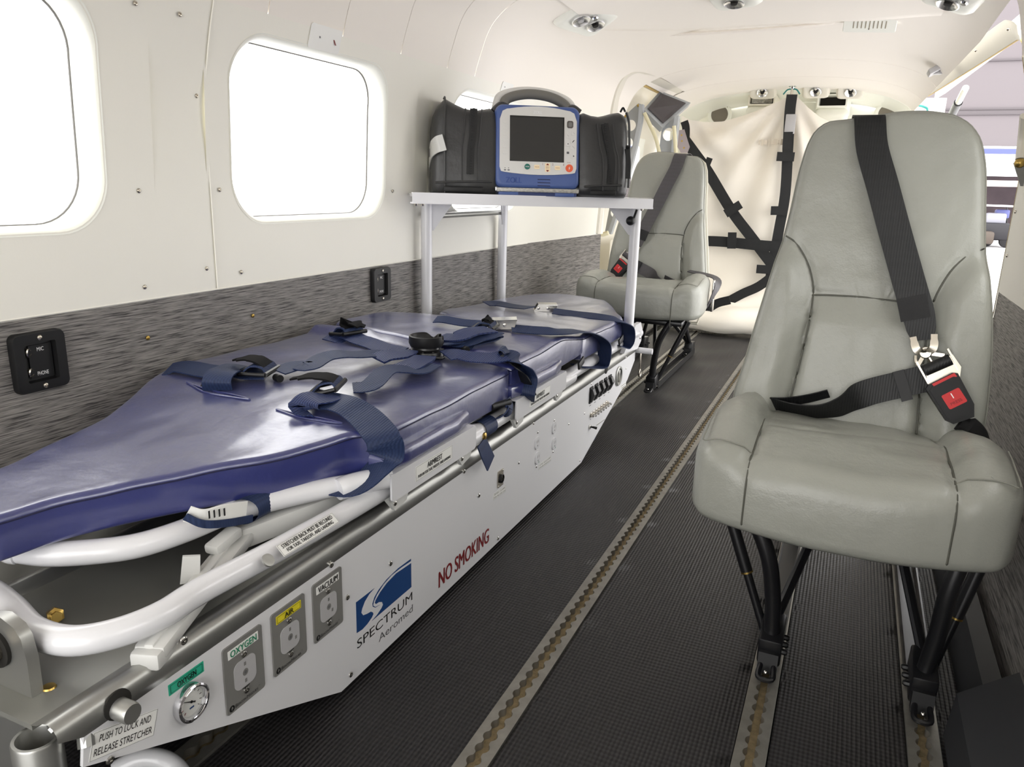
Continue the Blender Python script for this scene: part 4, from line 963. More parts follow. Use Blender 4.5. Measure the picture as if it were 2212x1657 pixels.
mtext('ENERGY', .026, .0808, .0022, INKR, BZ, FZ-.0015, width=.010); mtext('SELECT', .026, .0775, .0022, INKR, BZ, FZ-.0015, width=.010)
rbut(.054, .079, .015, .011, 'charge_button', CREAMB); mtext('CHARGE', .054, .079, .0024, INKR, BZ, FZ-.0015, width=.012)
disc(.0875, .079, .0105, .002, 'shock_button', ORANGE)
mpl([(.0890, .0850), (.0852, .0785), (.0872, .0785), (.0858, .0730), (.0898, .0802), (.0876, .0802)], .0004, 'shock_bolt', INKW, BZ, FZ-.002)
mtext('SHOCK', .086, .0945, .0024, INKR, BZ, width=.010)
for s, x in (('1', .012), ('2', .041), ('3', .071)): mtext(s, x, .088, .0052, INKR, BZ)
rbut(.0885, .197, .0175, .0195, 'power_key', mat('dark_taupe_key', (88, 82, 78), .4), .0015, .005); rbut(.0885, .197, .010, .012, 'power_key_face', GREYPL, .0008, .003, FZ-.0015)
for x, z, w in ((.082, .168, .012), (.099, .175, .012), (.083, .145, .011), (.097, .1535, .013), (.0975, .1365, .013), (.083, .121, .012), (.100, .112, .012)):
    rbut(x, z, w, .014, 'soft_key', LGREYP, .0012, .0025); 
for (x0, z0), (x1, z1) in (((.0945, .150), (.100, .156)), ((.095, .140), (.101, .134)), ((.080, .170), (.084, .166)), ((.097, .177), (.101, .173))):
    mpl([(x0, z0), (x0+.0015, z0-.0012), (x1+.0015, z1-.0012), (x1, z1)], .0003, 'key_symbol', INKK, BZ, FZ-.0012)
disc(.083, .145, .0014, .0003, 'key_symbol', INKK, 12, FZ-.0012)
frame = rbut(.083, .121, .007, .006, 'key_symbol', GREYI, .0002, .001, FZ-.0012)
mpl([(.098, .110), (.102, .1125), (.098, .115)], .0003, 'key_symbol', INKK, BZ, FZ-.0012)
for i in range(6): rbut(-.0935, .201-.0165*i, .0125, .0135, 'side_key', LGREYP, .0014, .0035)
for x in (-.093, -.083):
    disc(x, .075, .0013, .0003, 'battery_mark', GREYI, 12); rbut(x, .0695, .006, .003, 'battery_mark', GREYI, .0003, .001)
# chin: embossed name, vent slots, strip and feet
mtext('ZOLL', -.068, .043, .015, mat('embossed_blue', (46, 74, 142), .4), MN, -.0012, width=.044, bold=.02)
for i in range(3): mpl([(-.002, .0475-.0085*i), (.034, .0475-.0085*i), (.036, .0450-.0085*i), (0, .0450-.0085*i)], .0008, 'vent_slot', mat('dark_blue_slot', (22, 34, 76), .5), MN, -.0002)
mb = MB(); mb.box((0, -.060, .0165), (.232, .012, .011), bev=.002); mb.build('metal_strip', SHINY, MN, local=True)
mb = MB(); mb.box((0, -.008, .007), (.222, .104, .012)); mb.build('base_plate', mat('deep_blue_base', (40, 56, 104), .5), MN, local=True)
for x in (-.082, .076): MB().box((x, -.045, .0065), (.055, .035, .012), bev=.003).build('foot', BLUEP, MN, local=True)
# carrying handle: pale arch with grey grip, straps at the roots
arch = [(-.112, .215), (-.108, .245), (-.092, .270), (-.03, .284), (.04, .280), (.092, .262), (.112, .236), (.117, .21)]
pts = crv([fp(a, b+.004, .060) for a, b in arch], 8); MB().tube(pts, .012, 12).build('handle_arch', LGREYP, MN, local=True)
pts = crv([fp(a*.86, b-.006, .042) for a, b in arch], 8); MB().tube(pts, .0135, 14).build('handle_grip', HANDLE, MN, local=True)
for x in (-.098, .102): MB().tube(crv([fp(x-.022, .226, .035), fp(x, .244, .035), fp(x+.022, .232, .035)], 6), .011, 10).build('handle_strap', VINYLK, MN, local=True)
# pouches
def pouch(xs, hs, ds, name, label):
    P = []; n = 40
    for x, h, dd in zip(xs, hs, ds):
        r = []
        for k in range(n):
            a = 2*math.pi*k/n; c, s = math.cos(a), math.sin(a); e = .34
            yy = math.copysign(abs(c)**e, c)*dd/2; zz = math.copysign(abs(s)**e, s)*h/2
            w = .003*mnoise.noise((x*22, a*2, 3.)); sl = (zz/h+.5)
            r.append(Vector((x+.004*mnoise.noise((a, x*9, 1)), .018+yy*(1+.04*math.sin(x*60))+w+sl*.03, h/2+zz)))
        P.append(r)
    mb = MB(); mb.grid(P, True); mb.add(P[0], [tuple(range(n))]); mb.add(P[-1], [tuple(range(n))]); o = mb.build(name, VINYLK, MN, label, sharp=50, local=True); return o
lx = [-.292, -.288, -.275, -.256, -.232, -.204, -.175, -.150, -.130, -.116]
PL = pouch(lx, [.17, .205, .232, .252, .240, .229, .224, .228, .232, .222], [.10, .13, .15, .165, .172, .176, .176, .172, .166, .150], 'side_pouch', 'black vinyl pouch with a grey reflective band')
rx_ = [.118, .132, .152, .175, .195, .215, .234, .249, .259, .264]
PR = pouch(rx_, [.222, .230, .224, .222, .226, .232, .235, .230, .212, .16], [.150, .166, .172, .176, .176, .174, .170, .160, .145, .11], 'side_pouch', 'black vinyl pouch with zips and a pull loop')
def face(x, z): return Vector((x, .018-.0885+z/.23*.03-.002, z))
for o, x0, x1, z0, z1 in ((PL, -.190, -.180, .055, .225), (PR, .205, .185, .040, .200)):
    MB().strap(crv([face(x0, z0), face(x0+.002, z0+.06), face((x0+x1)/2+.003, (z0+z1)/2+.02), face(x1, z1)], 6), .020, .003, X).build('zip_tape', mat('black_zip_tape', (20, 20, 20), .6), o, local=True)
    for k in range(26):
        t = k/25; p = face(x0+(x1-x0)*t, z0+(z1-z0)*t)-Y*.003; MB().box(p, (.0065, .002, .0022)).build('zip_tooth', BLACKP, o, local=True)
    for dx in (-.022, .022): MB().tube(crv([face(x0+dx, z0-.02), face(x0+dx, z0+.06), face((x0+x1)/2+dx, (z0+z1)/2+.02), face(x1+dx, z1)], 6), .0018, 6).build('welt', VINYLK, o, local=True)
for o, x0, x1 in ((PL, -.285, -.13), (PR, .13, .238)):
    MB().tube(crv([face(x0, .030), face((x0+x1)/2, .034), face(x1, .036)], 6), .003, 8).build('welt', VINYLK, o, local=True)
    MB().box(face((x0+x1)/2, .014)-Y*.0, (abs(x1-x0)*.7, .006, .014), bev=.003).build('bottom_grip', BLACKP, o, local=True)
MB().tube(crv([(-.258, -.064, .004), (-.259, -.068, .07), (-.260, -.060, .15), (-.258, -.046, .215), (-.256, -.02, .252), (-.256, .03, .254)], 6), .0024, 8).build('edge_piping', VINYLK, PL, local=True)
MB().strap(crv([(-.260, -.068, .135), (-.280, -.060, .128), (-.2930, -.030, .115), (-.2950, .02, .095), (-.2935, .07, .085)], 6), .042, .003, Z).build('reflective_band', mat('reflective_grey_band', (190, 190, 186), .35), PL, local=True)
for y, w in ((-.012, .014), (.022, .02)): MB().box((-.2967, y, .108), (.001, w*.4, .022)).build('band_letter', INKK, PL, local=True)
MB().tube(crv([face(.246, .233), face(.258, .20)+Y*.01, face(.262, .10)+Y*.012, face(.261, .03)+Y*.012], 6), .0035, 8).build('edge_piping', VINYLK, PR, local=True)
MB().tube(crv([face(.238, .236)+Y*.03, face(.242, .246)+Y*.02, face(.246, .236)+Y*.012], 5), .003, 6).build('zip_puller', BLACKP, PR, local=True)
MB().strap(crv([face(.250, .135)-Y*.002, face(.254, .10)-Y*.006, face(.254, .055)-Y*.004], 5), .013, .004, X).build('pull_loop', WEBK, PR, local=True)
MB().tube([face(.246, .14)-Y*.006, face(.255, .14)-Y*.006], .005, 8).build('pull_clip', BLACKP, PR, local=True)
# ================================================================ SEATS
# shape of the seat, measured once on the near seat (its back plane) and kept in seat coordinates
SO = Vector((.41, 1.08, 0))
P0 = Vector((.41, 1.45, .33)); BE = Vector((0, .12, .56)).normalized(); BN = Vector((0, -.56, .12)).normalized()
def ab(px, py, h=0.):
    p = PP(px, py, P0+BN*h, BN); return (p.x-P0.x, (p-P0).dot(BE))
OUT = [ab(*q) for q in ((1588, 860), (1612, 790), (1645, 680), (1672, 595), (1697, 515), (1712, 455), (1727, 385), (1745, 325), (1762, 292), (1790, 272), (1830, 270), (1885, 262), (1940, 252), (2000, 250), (2055, 258), (2090, 278), (2113, 312), (2123, 370), (2122, 450), (2121, 530), (2127, 620), (2132, 700), (2130, 790), (2122, 880), (2112, 935))]
OUT += [(OUT[-1][0]-.03, -.10), (OUT[0][0]+.03, -.10)]
SEL = [ab(*q, .02) for q in ((1699, 513), (1722, 530), (1745, 570), (1756, 610), (1757, 640), (1750, 690), (1737, 750), (1722, 810), (1704, 875), (1690, 915))]
SER = [ab(*q, .02) for q in ((2123, 540), (2090, 553), (2060, 578), (2035, 612), (2016, 650), (2006, 690), (1997, 740), (1990, 790), (1983, 850), (1975, 945))]
SEH = [ab(*q, .012) for q in ((1756, 640), (1800, 641), (1860, 645), (1920, 652), (2012, 662))]
def polyx(S, b):
    S = sorted(S, key=lambda q: q[1])
    return float(np.interp(b, [q[1] for q in S], [q[0] for q in S]))
def backh(a, b):
    h = .034+.010*(1-(a/.23)**2)
    if b > .50: h -= .02*((b-.50)/.09)**2*.6
    for S, s in ((SEL, -1), (SER, 1)):
        tb = max(q[1] for q in S)
        if b < tb:
            dd = s*(a-polyx(S, b)); h += .022*sstep(dd, 0, .045)*sstep(tb-b, 0, .06)-.005*math.exp(-(dd/.006)**2)
    if abs(a) < .2:
        hb = SEH[0][1]+(SEH[-1][1]-SEH[0][1])*.5; h += .010*sstep(hb-b, 0, .05)*(1 if polyx(SEL, b) < a < polyx(SER, b) else 0)
        h -= .004*math.exp(-((b-hb-.004)/.006)**2)*(1 if polyx(SEL, min(b, .3)) < a < polyx(SER, min(b, .3)) else 0)
    h += .0016*mnoise.noise((a*30, b*22, 5))+.003*mnoise.noise((a*9, b*8, 1))
    return h
def make_seat(loc, sx, wid, label, near, lift=0.):
    S = thing('passenger_seat', label, 'seat', loc, group='grey leather cabin seats')
    def bk(a, b, h): p = (P0-SO)+BE*b+BN*h; return Vector((sx*a, p.y, p.z))
    # ---- backrest
    P, sm = pillow(OUT, backh, lambda a, b: -.055, .016, bk, n=170, chaikin=2, rings=26, ctr=(.005, .19))
    B = P.build('backrest', LEATHER, S, sharp=70, local=True)
    MB().tube(sm, .0016, 6, closed=True).build('edge_stitching', LSTIT, B, local=True)
    MB().tube([bk(q[0]*1.0, q[1], -.02) for q in OUT], .006, 8, closed=True).build('shell_edge', LEDGE, B, local=True)
    for Q in (SEL, SER, SEH):
        MB().tube([bk(q.x, q.y, backh(q.x, q.y)+.0018) for q in crv([(a, b, 0) for a, b in Q], 8)], .0015, 6).build('seam', LSEAM, B, local=True)
    # ---- seat cushion
    D, hw = .42, wid/2
    def ct(a, y):
        u = abs(a)/hw
        z = .372+lift+.008*sstep(y, 0, .12)-.018*sstep(y, .15, .36)
        z += (.010+.022*sstep(y, .02, .26))*sstep(u, .52, .76)-.012*sstep(u, .80, 1.05)
        z -= .010*math.exp(-((u-.60)/.035)**2)+.022*sstep(a, .05, .2)*sstep(y, .1, .35)
        z += .0022*mnoise.noise((a*24, y*24, 7))+.004*mnoise.noise((a*8, y*10, 2))-.003*math.exp(-((y-.20-.15*a)/.012)**2)*(u < .58)
        return z
    out = [(-hw*.70, .004), (-hw*.90, .018), (-hw*.985, .055), (-hw, .12), (-hw*.97, .24), (-hw*.90, .36), (-hw*.84, .43), (hw*.84, .43), (hw*.90, .36), (hw*.97, .24), (hw, .12), (hw*.985, .055), (hw*.90, .018), (hw*.70, .004), (hw*.3, -.012), (-hw*.3, -.012)]
    cb = lambda a, y: .262+lift*.9-.008*(1-(a/hw)**2)+.03*sstep(y, .1, .4)
    P, sm = pillow(out, ct, cb, .040, lambda a, b, h: Vector((sx*a, b, h)), n=170, chaikin=2, rings=26, botr=.022, ctr=(0, .2))
    Cu = P.build('seat_cushion', LEATHER, S, sharp=70, local=True)
    for s in (-1, 1):
        xs = s*hw*.60; pts = [Vector((xs*(1+.04*sstep(y, .1, .36)), y, ct(xs, y)+.0014)) for y in np.linspace(.38, .034, 20)]
        zf = ct(xs, .04); pts += [Vector((xs, .001+.040*(1-math.sin(t)), zf-.040+.040*math.cos(t)))+Vector((0, -.0018, .0006)) for t in np.linspace(.25, 1.5, 7)]
        pts += [Vector((xs, .0000, z)) for z in np.linspace(zf-.05, .275, 6)]+[Vector((xs, .012, .262))]
        MB().tube([Vector((sx*p.x, p.y, p.z)) for p in pts], .0016, 6).build('seam', LSEAM, Cu, local=True)
        # stitched cap seam round each bolster
        q = []
        for t in np.linspace(0, 1, 20):
            a = s*hw*(.60+.335*sstep(t, 0, .62)); y = .040+.012*(1-sstep(t, 0, .25))-.0+.10*max(0, t-.55)**1.2*3.2; q.append(Vector((sx*a, y, ct(a, y)+.0012)))
        MB().tube(q, .0011, 6).build('cap_seam', LSTIT, Cu, local=True)
    # ---- frame and legs
    tr = (-.075, .145)  # the two tracks, in seat coordinates
    FR = MB().box((0, .24, .268), (wid*.72, .34, .018), bev=.004).build('seat_pan', BLACKM, S, local=True)
    for i, x in enumerate(tr):
        xx = sx*x; s = -1 if i == 0 else 1
        # channel between front and rear feet
        mb = MB()
        for dx in (-.017, .017): mb.box((xx+dx, .48, .018), (.003, .72, .026))
        mb.box((xx, .48, .009), (.034, .72, .004)); mb.build('base_channel', BLACKM, S, local=True)
        for yy in (.10, .80):
            F = MB().box((xx, yy, .042), (.036, .075, .050), Matrix.Rotation(.18 if yy < .5 else -.1, 4, 'X'), bev=.004).build('foot_block', BLACKM, S, local=True)
            mb = MB(); mb.prism([(xx-.015, yy-.052, .008), (xx+.015, yy-.052, .008), (xx+.015, yy-.046, .040), (xx-.015, yy-.046, .040)], (0, .016, 0)); mb.build('latch_plate', BLACKP, F, local=True)
            MB().tube(crv([(xx-.010, yy-.048, .02), (xx-.010, yy-.072, .012), (xx+.010, yy-.072, .012), (xx+.010, yy-.048, .02)], 5), .0042, 8).build('latch_loop', BLACKM, F, local=True)
            mb = MB(); mb.lathe([(.0038*math.sin(t), -.0038*math.cos(t)) for t in np.linspace(.01, 3.13, 8)], (xx, yy-.066, .019), Z, 12); mb.build('latch_pin', STEEL, F, local=True)
            for k in range(3):
                m2 = MB(); m2.lathe([(.005, 0), (.005, .006), (.003, .009), (0, .009)], (xx-sx*s*.018, yy-.02+.022*k, .034), (-sx*s, 0, 0), 8); m2.build('bolt', BLACKP, F, local=True)
        top_x = xx+sx*s*(.055 if i == 0 else .020)
        MB().tube(crv([(xx, .085, .060), (xx+sx*s*.006, .078, .13), (xx+sx*s*(.02 if i == 0 else .008), .07, .20), (top_x, .075, .272)], 7), .0125, 14).build('leg', BLACKM, S, local=True)
        ox = xx+sx*s*(.108 if i == 0 else .062)
        a, b = Vector((xx+sx*s*.012, .12, .035)), Vector((ox, .14, .270)); c = a.lerp(b, .42)
        MB().cyl(a, c, .0072, 12).build('leg_strut', BLACKM, S, local=True); MB().cyl(c, b, .0100, 12).build('leg_strut', BLACKM, S, local=True)
        MB().lathe([(.0102, 0), (.0102, .003)], c, (b-a), 14).build('strut_ring', BRASS, S, local=True)
        MB().cyl((xx, .79, .06), (xx+sx*s*.01, .42, .30), .011, 12).build('leg', BLACKM, S, local=True)
        MB().cyl((xx, .78, .06), (xx-sx*s*.10, .50, .28), .009, 12).build('leg_strut', BLACKM, S, local=True)
        MB().cyl((xx, .12, .06), (xx-sx*s*.08, .40, .27), .008, 10).build('leg_strut', BLACKM, S, local=True)
    # ---- three-point belt
    wb = WEBK if near else WEBG
    def bp(px, py, h): a, b = ab(px, py, h); return (a, b, h)
    raw = [(1884, 320, .054), (1906, 400, .058), (1930, 490, .060), (1955, 580, .064), (1972, 640, .068), (1984, 680, .068), (1990, 712, .066), (1992, 735, .064)]
    pts = [bp(*r) for r in raw]; a0 = pts[0][0]; bt = max(q[1] for q in OUT if abs(q[0]-a0) < .06)
    pts = [(a0-.018, bt-.03, -.066), (a0-.017, bt+.002, -.060), (a0-.016, bt+.0035, -.03), (a0-.015, bt+.002, -.002), (a0-.013, bt-.006, .026), (a0-.010, bt-.018, .046)]+pts
    nb_ = len(pts); wsh = [.050]*(nb_-3)+[.049, .044, .032]
    cw = np.interp(np.linspace(0, nb_-1, (nb_-1)*6+1), range(nb_), wsh).tolist()
    SBt = MB().strap(crv([bk(*p) for p in pts], 6), cw, .0022, bk(1, 0, 0)-bk(0, 0, 0)).build('shoulder_belt', wb, S, local=True)
    q = [bk(*bp(*r)) for r in ((1968, 640, .0705), (1978, 690, .0695))]
    MB().strap([q[0], q[1]], .045, .0014, bk(1, 0, 0)-bk(0, 0, 0)).build('stitch_patch', mat('black_stitch_patch', (14, 14, 15), .7, bump=(900, .5, .001)), SBt, local=True)
    def lp(px, py, h): return bk(*bp(px, py, h))
    # wishbone hook
    hub = lp(1999, 762, .066)
    HK = MB().lathe([(.010, -.004), (.010, .002), (.0085, .0032), (0, .0032)], hub, BN, 22).build('belt_hook', NICKEL, S, local=True)
    for a, b in (((1972, 728), (1980, 755)), ((2018, 722), (2016, 752))):
        MB().strap(crv([lp(*a, .068), lp(*b, .070), hub+BN*.001], 6), [.010]*3+[.012]*8+[.014]*2, .003, lp(2010, 762, .066)-lp(1990, 762, .066)).build('hook_arm', NICKEL, HK, local=True)
    for a in ((1982, 790), (2040, 768), (2012, 785)):
        MB().strap([hub-BN*.002, lp(*a, .066)], .006, .003, Vector((1, 0, .6)).cross(BN)).build('hook_link', NICKEL, HK, local=True)
    MB().tube(crv([lp(1978, 768, .064), lp(1979, 782, .065), lp(1990, 800, .066)], 5), .0028, 8).build('hook_link', NICKEL, HK, local=True)
    # tongue with roller
    c1, c2 = lp(1988, 796, .066), lp(2052, 768, .066); u = (c2-c1).normalized(); v = -(BN.cross(u)) if (BN.cross(u)).z > 0 else BN.cross(u)
    TG = MB().prism([c1-u*.004, c2+u*.004, c2+u*.006+v*.024, c2-u*.004+v*.040, c1+u*.006+v*.042, c1-u*.002+v*.028], BN*.003).build('belt_tongue', NICKEL, S, local=True)
    for c in (c1-u*.001, c2+u*.001): MB().strap([c-v*.012+BN*.004, c+v*.028+BN*.004], .011, .003, BN).build('tongue_cheek', NICKEL, TG, local=True)
    MB().cyl(c1+BN*.007+v*.006+u*.003, c2+BN*.007+v*.006-u*.003, .0095, 16).build('webbing_roller', wb, TG, local=True)
    # buckle
    k1, k2, k3, k4 = lp(1998, 840, .07), lp(2066, 806, .07), lp(2106, 898, .066), lp(2048, 918, .066)
    u1 = (k2-k1).normalized()
    bd = [k1, k1.lerp(k2, .12)-(k4-k1).normalized()*.004, k1.lerp(k2, .9)-(k4-k1).normalized()*.004, k2, k2.lerp(k3, .75)+u1*.004, k3.lerp(k4, .08), k3.lerp(k4, .85), k4.lerp(k1, .12)]
    BU = MB().prism([p-BN*.010 for p in bd], BN*.026).build('buckle', BLACKP, S, local=True, sharp=20)
    cc = (k1+k2+k3+k4)/4; ins = [cc+(p-cc)*.86+BN*.016 for p in bd]; MB().prism(ins, BN*.0025).build('buckle_cover', BLACKP, BU, local=True)
    e = (k4-k1).normalized(); MB().prism([k1.lerp(k2, .22)+BN*.012-e*.003, k1.lerp(k2, .92)+BN*.012-e*.003, k1.lerp(k2, .93)+BN*.012+e*.004, k1.lerp(k2, .23)+BN*.012+e*.004], BN*.0058).build('red_lip', REDP, BU, local=True, label='red plastic lip')
    g = lp(2061, 861, .086); MB().prism([g+u1*a+e*b for a, b in rrect(.029, .026, .0025, 4)], BN*.0022).build('press_button', REDP, BU, local=True, label='red square release button')
    ntext('PRESS', g+BN*.0022+e*.006, u1*sx if sx > 0 else u1*-1, -e, .0048, mat('dark_red_ink', (120, 14, 18), .5), BU, local=True, depth=.0004, width=.018)
    MB().prism([g+BN*.0022+u1*a+e*b for a, b in ((-.001, -.010), (.0004, -.010), (.0004, -.001), (-.001, -.001))], BN*.0003).build('button_mark', INKW, BU, local=True)
    MB().tube(crv([lp(2072, 912, .062), lp(2092, 925, .060), lp(2108, 945, .050), lp(2112, 975, .03)], 5), [.014]*4+[.019]*8+[.017]*4, 14).build('buckle_boot', mat('black_fuzzy_sleeve', (14, 13, 14), .9), S, local=True)
    # lap belt lying across the seat
    lap = [(1625, 864, .030), (1672, 877, .050), (1720, 886, .072), (1770, 889, .085), (1812, 880, .088), (1850, 858, .080), (1885, 845, .076), (1930, 834, .074), (1975, 823, .074), (2002, 818, .072)]
    P = [bk(*bp(*r)) for r in lap]; up = bk(0, 1, 0)-bk(0, 0, 0)
    sd = crv([up+BN*.5, up+BN*.8, up+BN*1.6, up+BN*1.6, up+BN*.9, up+BN*.2, up, up, up, up], 6)
    MB().strap(crv(P, 6), np.interp(np.linspace(0, 9, 55), range(10), [.030, .034, .040, .044, .047, .046, .045, .045, .045, .044]).tolist(), .0024, [Vector(s) for s in sd]).build('lap_belt', wb, S, local=True)
    a, b = bk(*bp(1938, 836, .078)), bk(*bp(1962, 830, .078)); MB().strap([a, b], .052, .006, up).build('belt_keeper', BLACKP, S, local=True)
    P = [bk(*bp(*r)) for r in ((1640, 866, .040), (1690, 868, .060), (1740, 862, .070), (1790, 850, .072))]
    MB().strap(crv(P, 6), .020, .0024, up+BN).build('lap_belt_tail', wb, S, local=True)
    return S
SN = make_seat(SO, 1, .445, 'large grey leather seat in the right foreground with a black belt', True)
SF = make_seat(Vector((-.335, 2.68, 0)), -1, .48, 'smaller looking grey leather seat behind the stretcher foot, its belt dark grey', False, .036)
# strap looping out past the far seat's aisle edge
MB().strap(crv([(-.20, 3.0, .44), (-.10, 2.98, .425), (-.078, 2.93, .40), (-.085, 2.90, .36), (-.10, 2.92, .32)], 6), .04, .003, (.2, 1, .1)).build('belt_loop', WEBG, SF)
MB().box((-.088, 2.93, .36), (.008, .03, .12), bev=.002).build('armrest_hinge', STEEL, SF)
# ================================================================ WALL FITTINGS
def jack_panel(c, w, h, label):
    J = thing('jack_panel', label, 'jack panel', c, group='headset jack panels on the wainscot')
    nn, u, v = X, Y, Z; t = .013
    # frame ring
    o, i = rrect(w, h, .010, 6), rrect(w*.60, h*.66, .003, 6)
    mb = MB(); R = [[c+u*a+v*b+nn*z for a, b in L] for L, z in ((o, 0), (o, t*.7), ([(a*.97, b*.97) for a, b in o], t), (i, t), ([(a*.94, b*.94) for a, b in i], .001))]; mb.grid(R, True); mb.build('frame', BLACKP, J, sharp=40)
    mb = MB(); mb.prism([c+u*a+v*b+nn*.0005 for a, b in rrect(w*.62, h*.68, .003, 4)], nn*.002); mb.build('back_plate', mat('matt_black_plate', (12, 12, 13), .5), J)
    mb = MB(); mb.prism([c+u*(w*.04+a)+v*b+nn*.0025 for a, b in rrect(w*.44, h*.56, .002, 4)], nn*.003); mb.build('insert', BLACKP, J)
    for s in (1, -1):
        j = c-u*w*.22+v*s*h*.17+nn*.002; mb = MB(); mb.lathe([(.0075, 0), (.0075, .006), (.0055, .007), (.0045, .003), (0, .003)], j, (.85, .5, 0), 16); mb.build('jack_socket', NICKEL, J)
        screw(c+v*s*h*.41+nn*t, (1, 0, 0), .0042, NICKEL, J)
    ntext('MIC', c+u*w*.04+v*h*.205+nn*.0060, u, v, .0062, INKW, J, width=.011); ntext('PHONE', c+u*w*.04-v*h*.205+nn*.0060, u, v, .0062, INKW, J, width=.018)
    return J
a, b = PX(28, 742, -.76), PX(145, 824, -.76); c = PX(86, 780, -.76)
jack_panel(Vector((wx(c.z)-.002, c.y, c.z)), .085, .093, 'black mic and phone jack panel on the wainscot nearest the head of the stretcher')
c = PX(821, 614.5, -.763)
jack_panel(Vector((wx(c.z)-.002, c.y, c.z)), .080, .090, 'black mic and phone jack panel on the wainscot in the middle of the wall')
# strike plates on the door jambs
for q, side, lab in (((1279, 573), -1, 'small cream strike plate at the aft end of the left wainscot'), ((2134, 722), 1, 'small metal strike plate on the right door jamb')):
    p = PX(*q, -.74 if side < 0 else .700)
    if side > 0: p.y = min(p.y, 2.12)
    o = plate(p, Y*(1 if side < 0 else -1), Z, .030, .062, .002, .004); o = o.build('strike_plate', TRIMC if side < 0 else NICKEL); tag(o, lab, 'strike plate')
    plate(p+X*(-side)*.0042, Y*(1 if side < 0 else -1), Z, .010, .022, .001, .0006).build('strike_hole', BRASS if side < 0 else DARK, o)
# ================================================================ CEILING FITTINGS
def reading_light(loc, label, big=True, tilt=0., rz=0.):
    s = 1.18 if big else .82
    T = thing('reading_light', label, 'light', loc, (tilt, 0, rz), group='overhead light and air fittings')
    R = []
    for k, (w, h, z) in enumerate(((.165, .135, .012), (.155, .125, -.008), (.140, .108, -.018), (.120, .088, -.020), (.112, .080, -.0195))):
        R.append([Vector((a*s, b*s, z)) for a, b in rrect(w, h, .022, 6)])
    mb = MB(); mb.grid(R, True); mb.add(R[-1], [tuple(range(len(R[0])))[::-1]]); mb.build('housing', PALE if big else TRIMC, T, local=True, sharp=40)
    for x, r in (((-.028, .026), (.030, .026)) if big else ((0, .034),)):
        mb = MB(); mb.lathe([(r*s, -.0195), (r*s, -.026), (r*.9*s, -.0275), (r*.55*s, -.021), (0, -.0195)], (x*s, 0, 0), Z, 24); L = mb.build('reflector', LAMP, T, local=True)
        mb = MB(); mb.lathe([(r*.35*s, -.0205), (r*.3*s, -.026), (0, -.028)], (x*s, 0, 0), Z, 16); mb.build('lamp', GREYLT if x < 0 else DARK, L, local=True)
    mb = MB(); mb.lathe([(.009*s, -.0195), (.009*s, -.026), (.006*s, -.030), (0, -.03)], (0, -.026*s, 0), Z, 14); mb.build('air_nozzle', CHROME, T, local=True)
    return T
def ceil_z(x, y): return float(np.interp(x/taper(y), [q[0] for q in PROF], [q[1] for q in PROF]))+czs(y)
for q, lab, tl, rz in (((1272, 30), 'leftmost of the three large ceiling lights near the top edge', -.35, 1.2), ((1580, 8), 'middle large ceiling light cut by the top edge', 0, 1.4), ((2068, -40), 'rightmost large ceiling light cut by the top edge', .3, 1.7)):
    p = PZ(*q, 1.285); p.y -= .02; p.z = ceil_z(p.x, p.y)+czs(p.y)*.0-.006
    T = reading_light(p, lab); T.rotation_euler = (Matrix.Rotation(tl, 3, 'Y') @ Matrix.Rotation(-.22, 3, 'X') @ Matrix.Rotation(rz, 3, 'Z')).to_euler()
for q, lab in (((1648, 194), 'small ceiling light left of the hook at the cabin rear'), ((1763, 192), 'small ceiling light just right of the hook at the cabin rear'), ((1838, 193), 'small ceiling light farthest right at the cabin rear')):
    p = PY(*q, 4.40); T = reading_light(p, lab, False); T.rotation_euler = (-.75, 0, 0)
# slotted outlet grille
p = PZ(1880, 46, 1.288); p.z = ceil_z(p.x, p.y)-.012
G = thing('air_grille', 'cream slotted air grille on the ceiling', 'vent', p, (-.75, .06, 0)); w = .155
R = [[Vector((a*s, b*s, z)) for a, b in rrect(w, .058, .004, 3)] for s, z in ((1.03, .02), (1.03, -.002), (1, -.006), (.95, -.006))]
mb = MB(); mb.grid(R, True); mb.add(R[-1], [tuple(range(len(R[0])))[::-1]]); mb.build('cover', PALE, G, local=True, sharp=30)
for k in range(9): MB().box((-.048+.012*k, 0, -.0064), (.0028, .026, .0012)).build('slot', mat('slot_shadow_beige', (150, 142, 124), .8), G, local=True)
screw_mb((0, .016, -.006), (0, 0, -1), .003).build('screw', NICKEL, G, local=True)
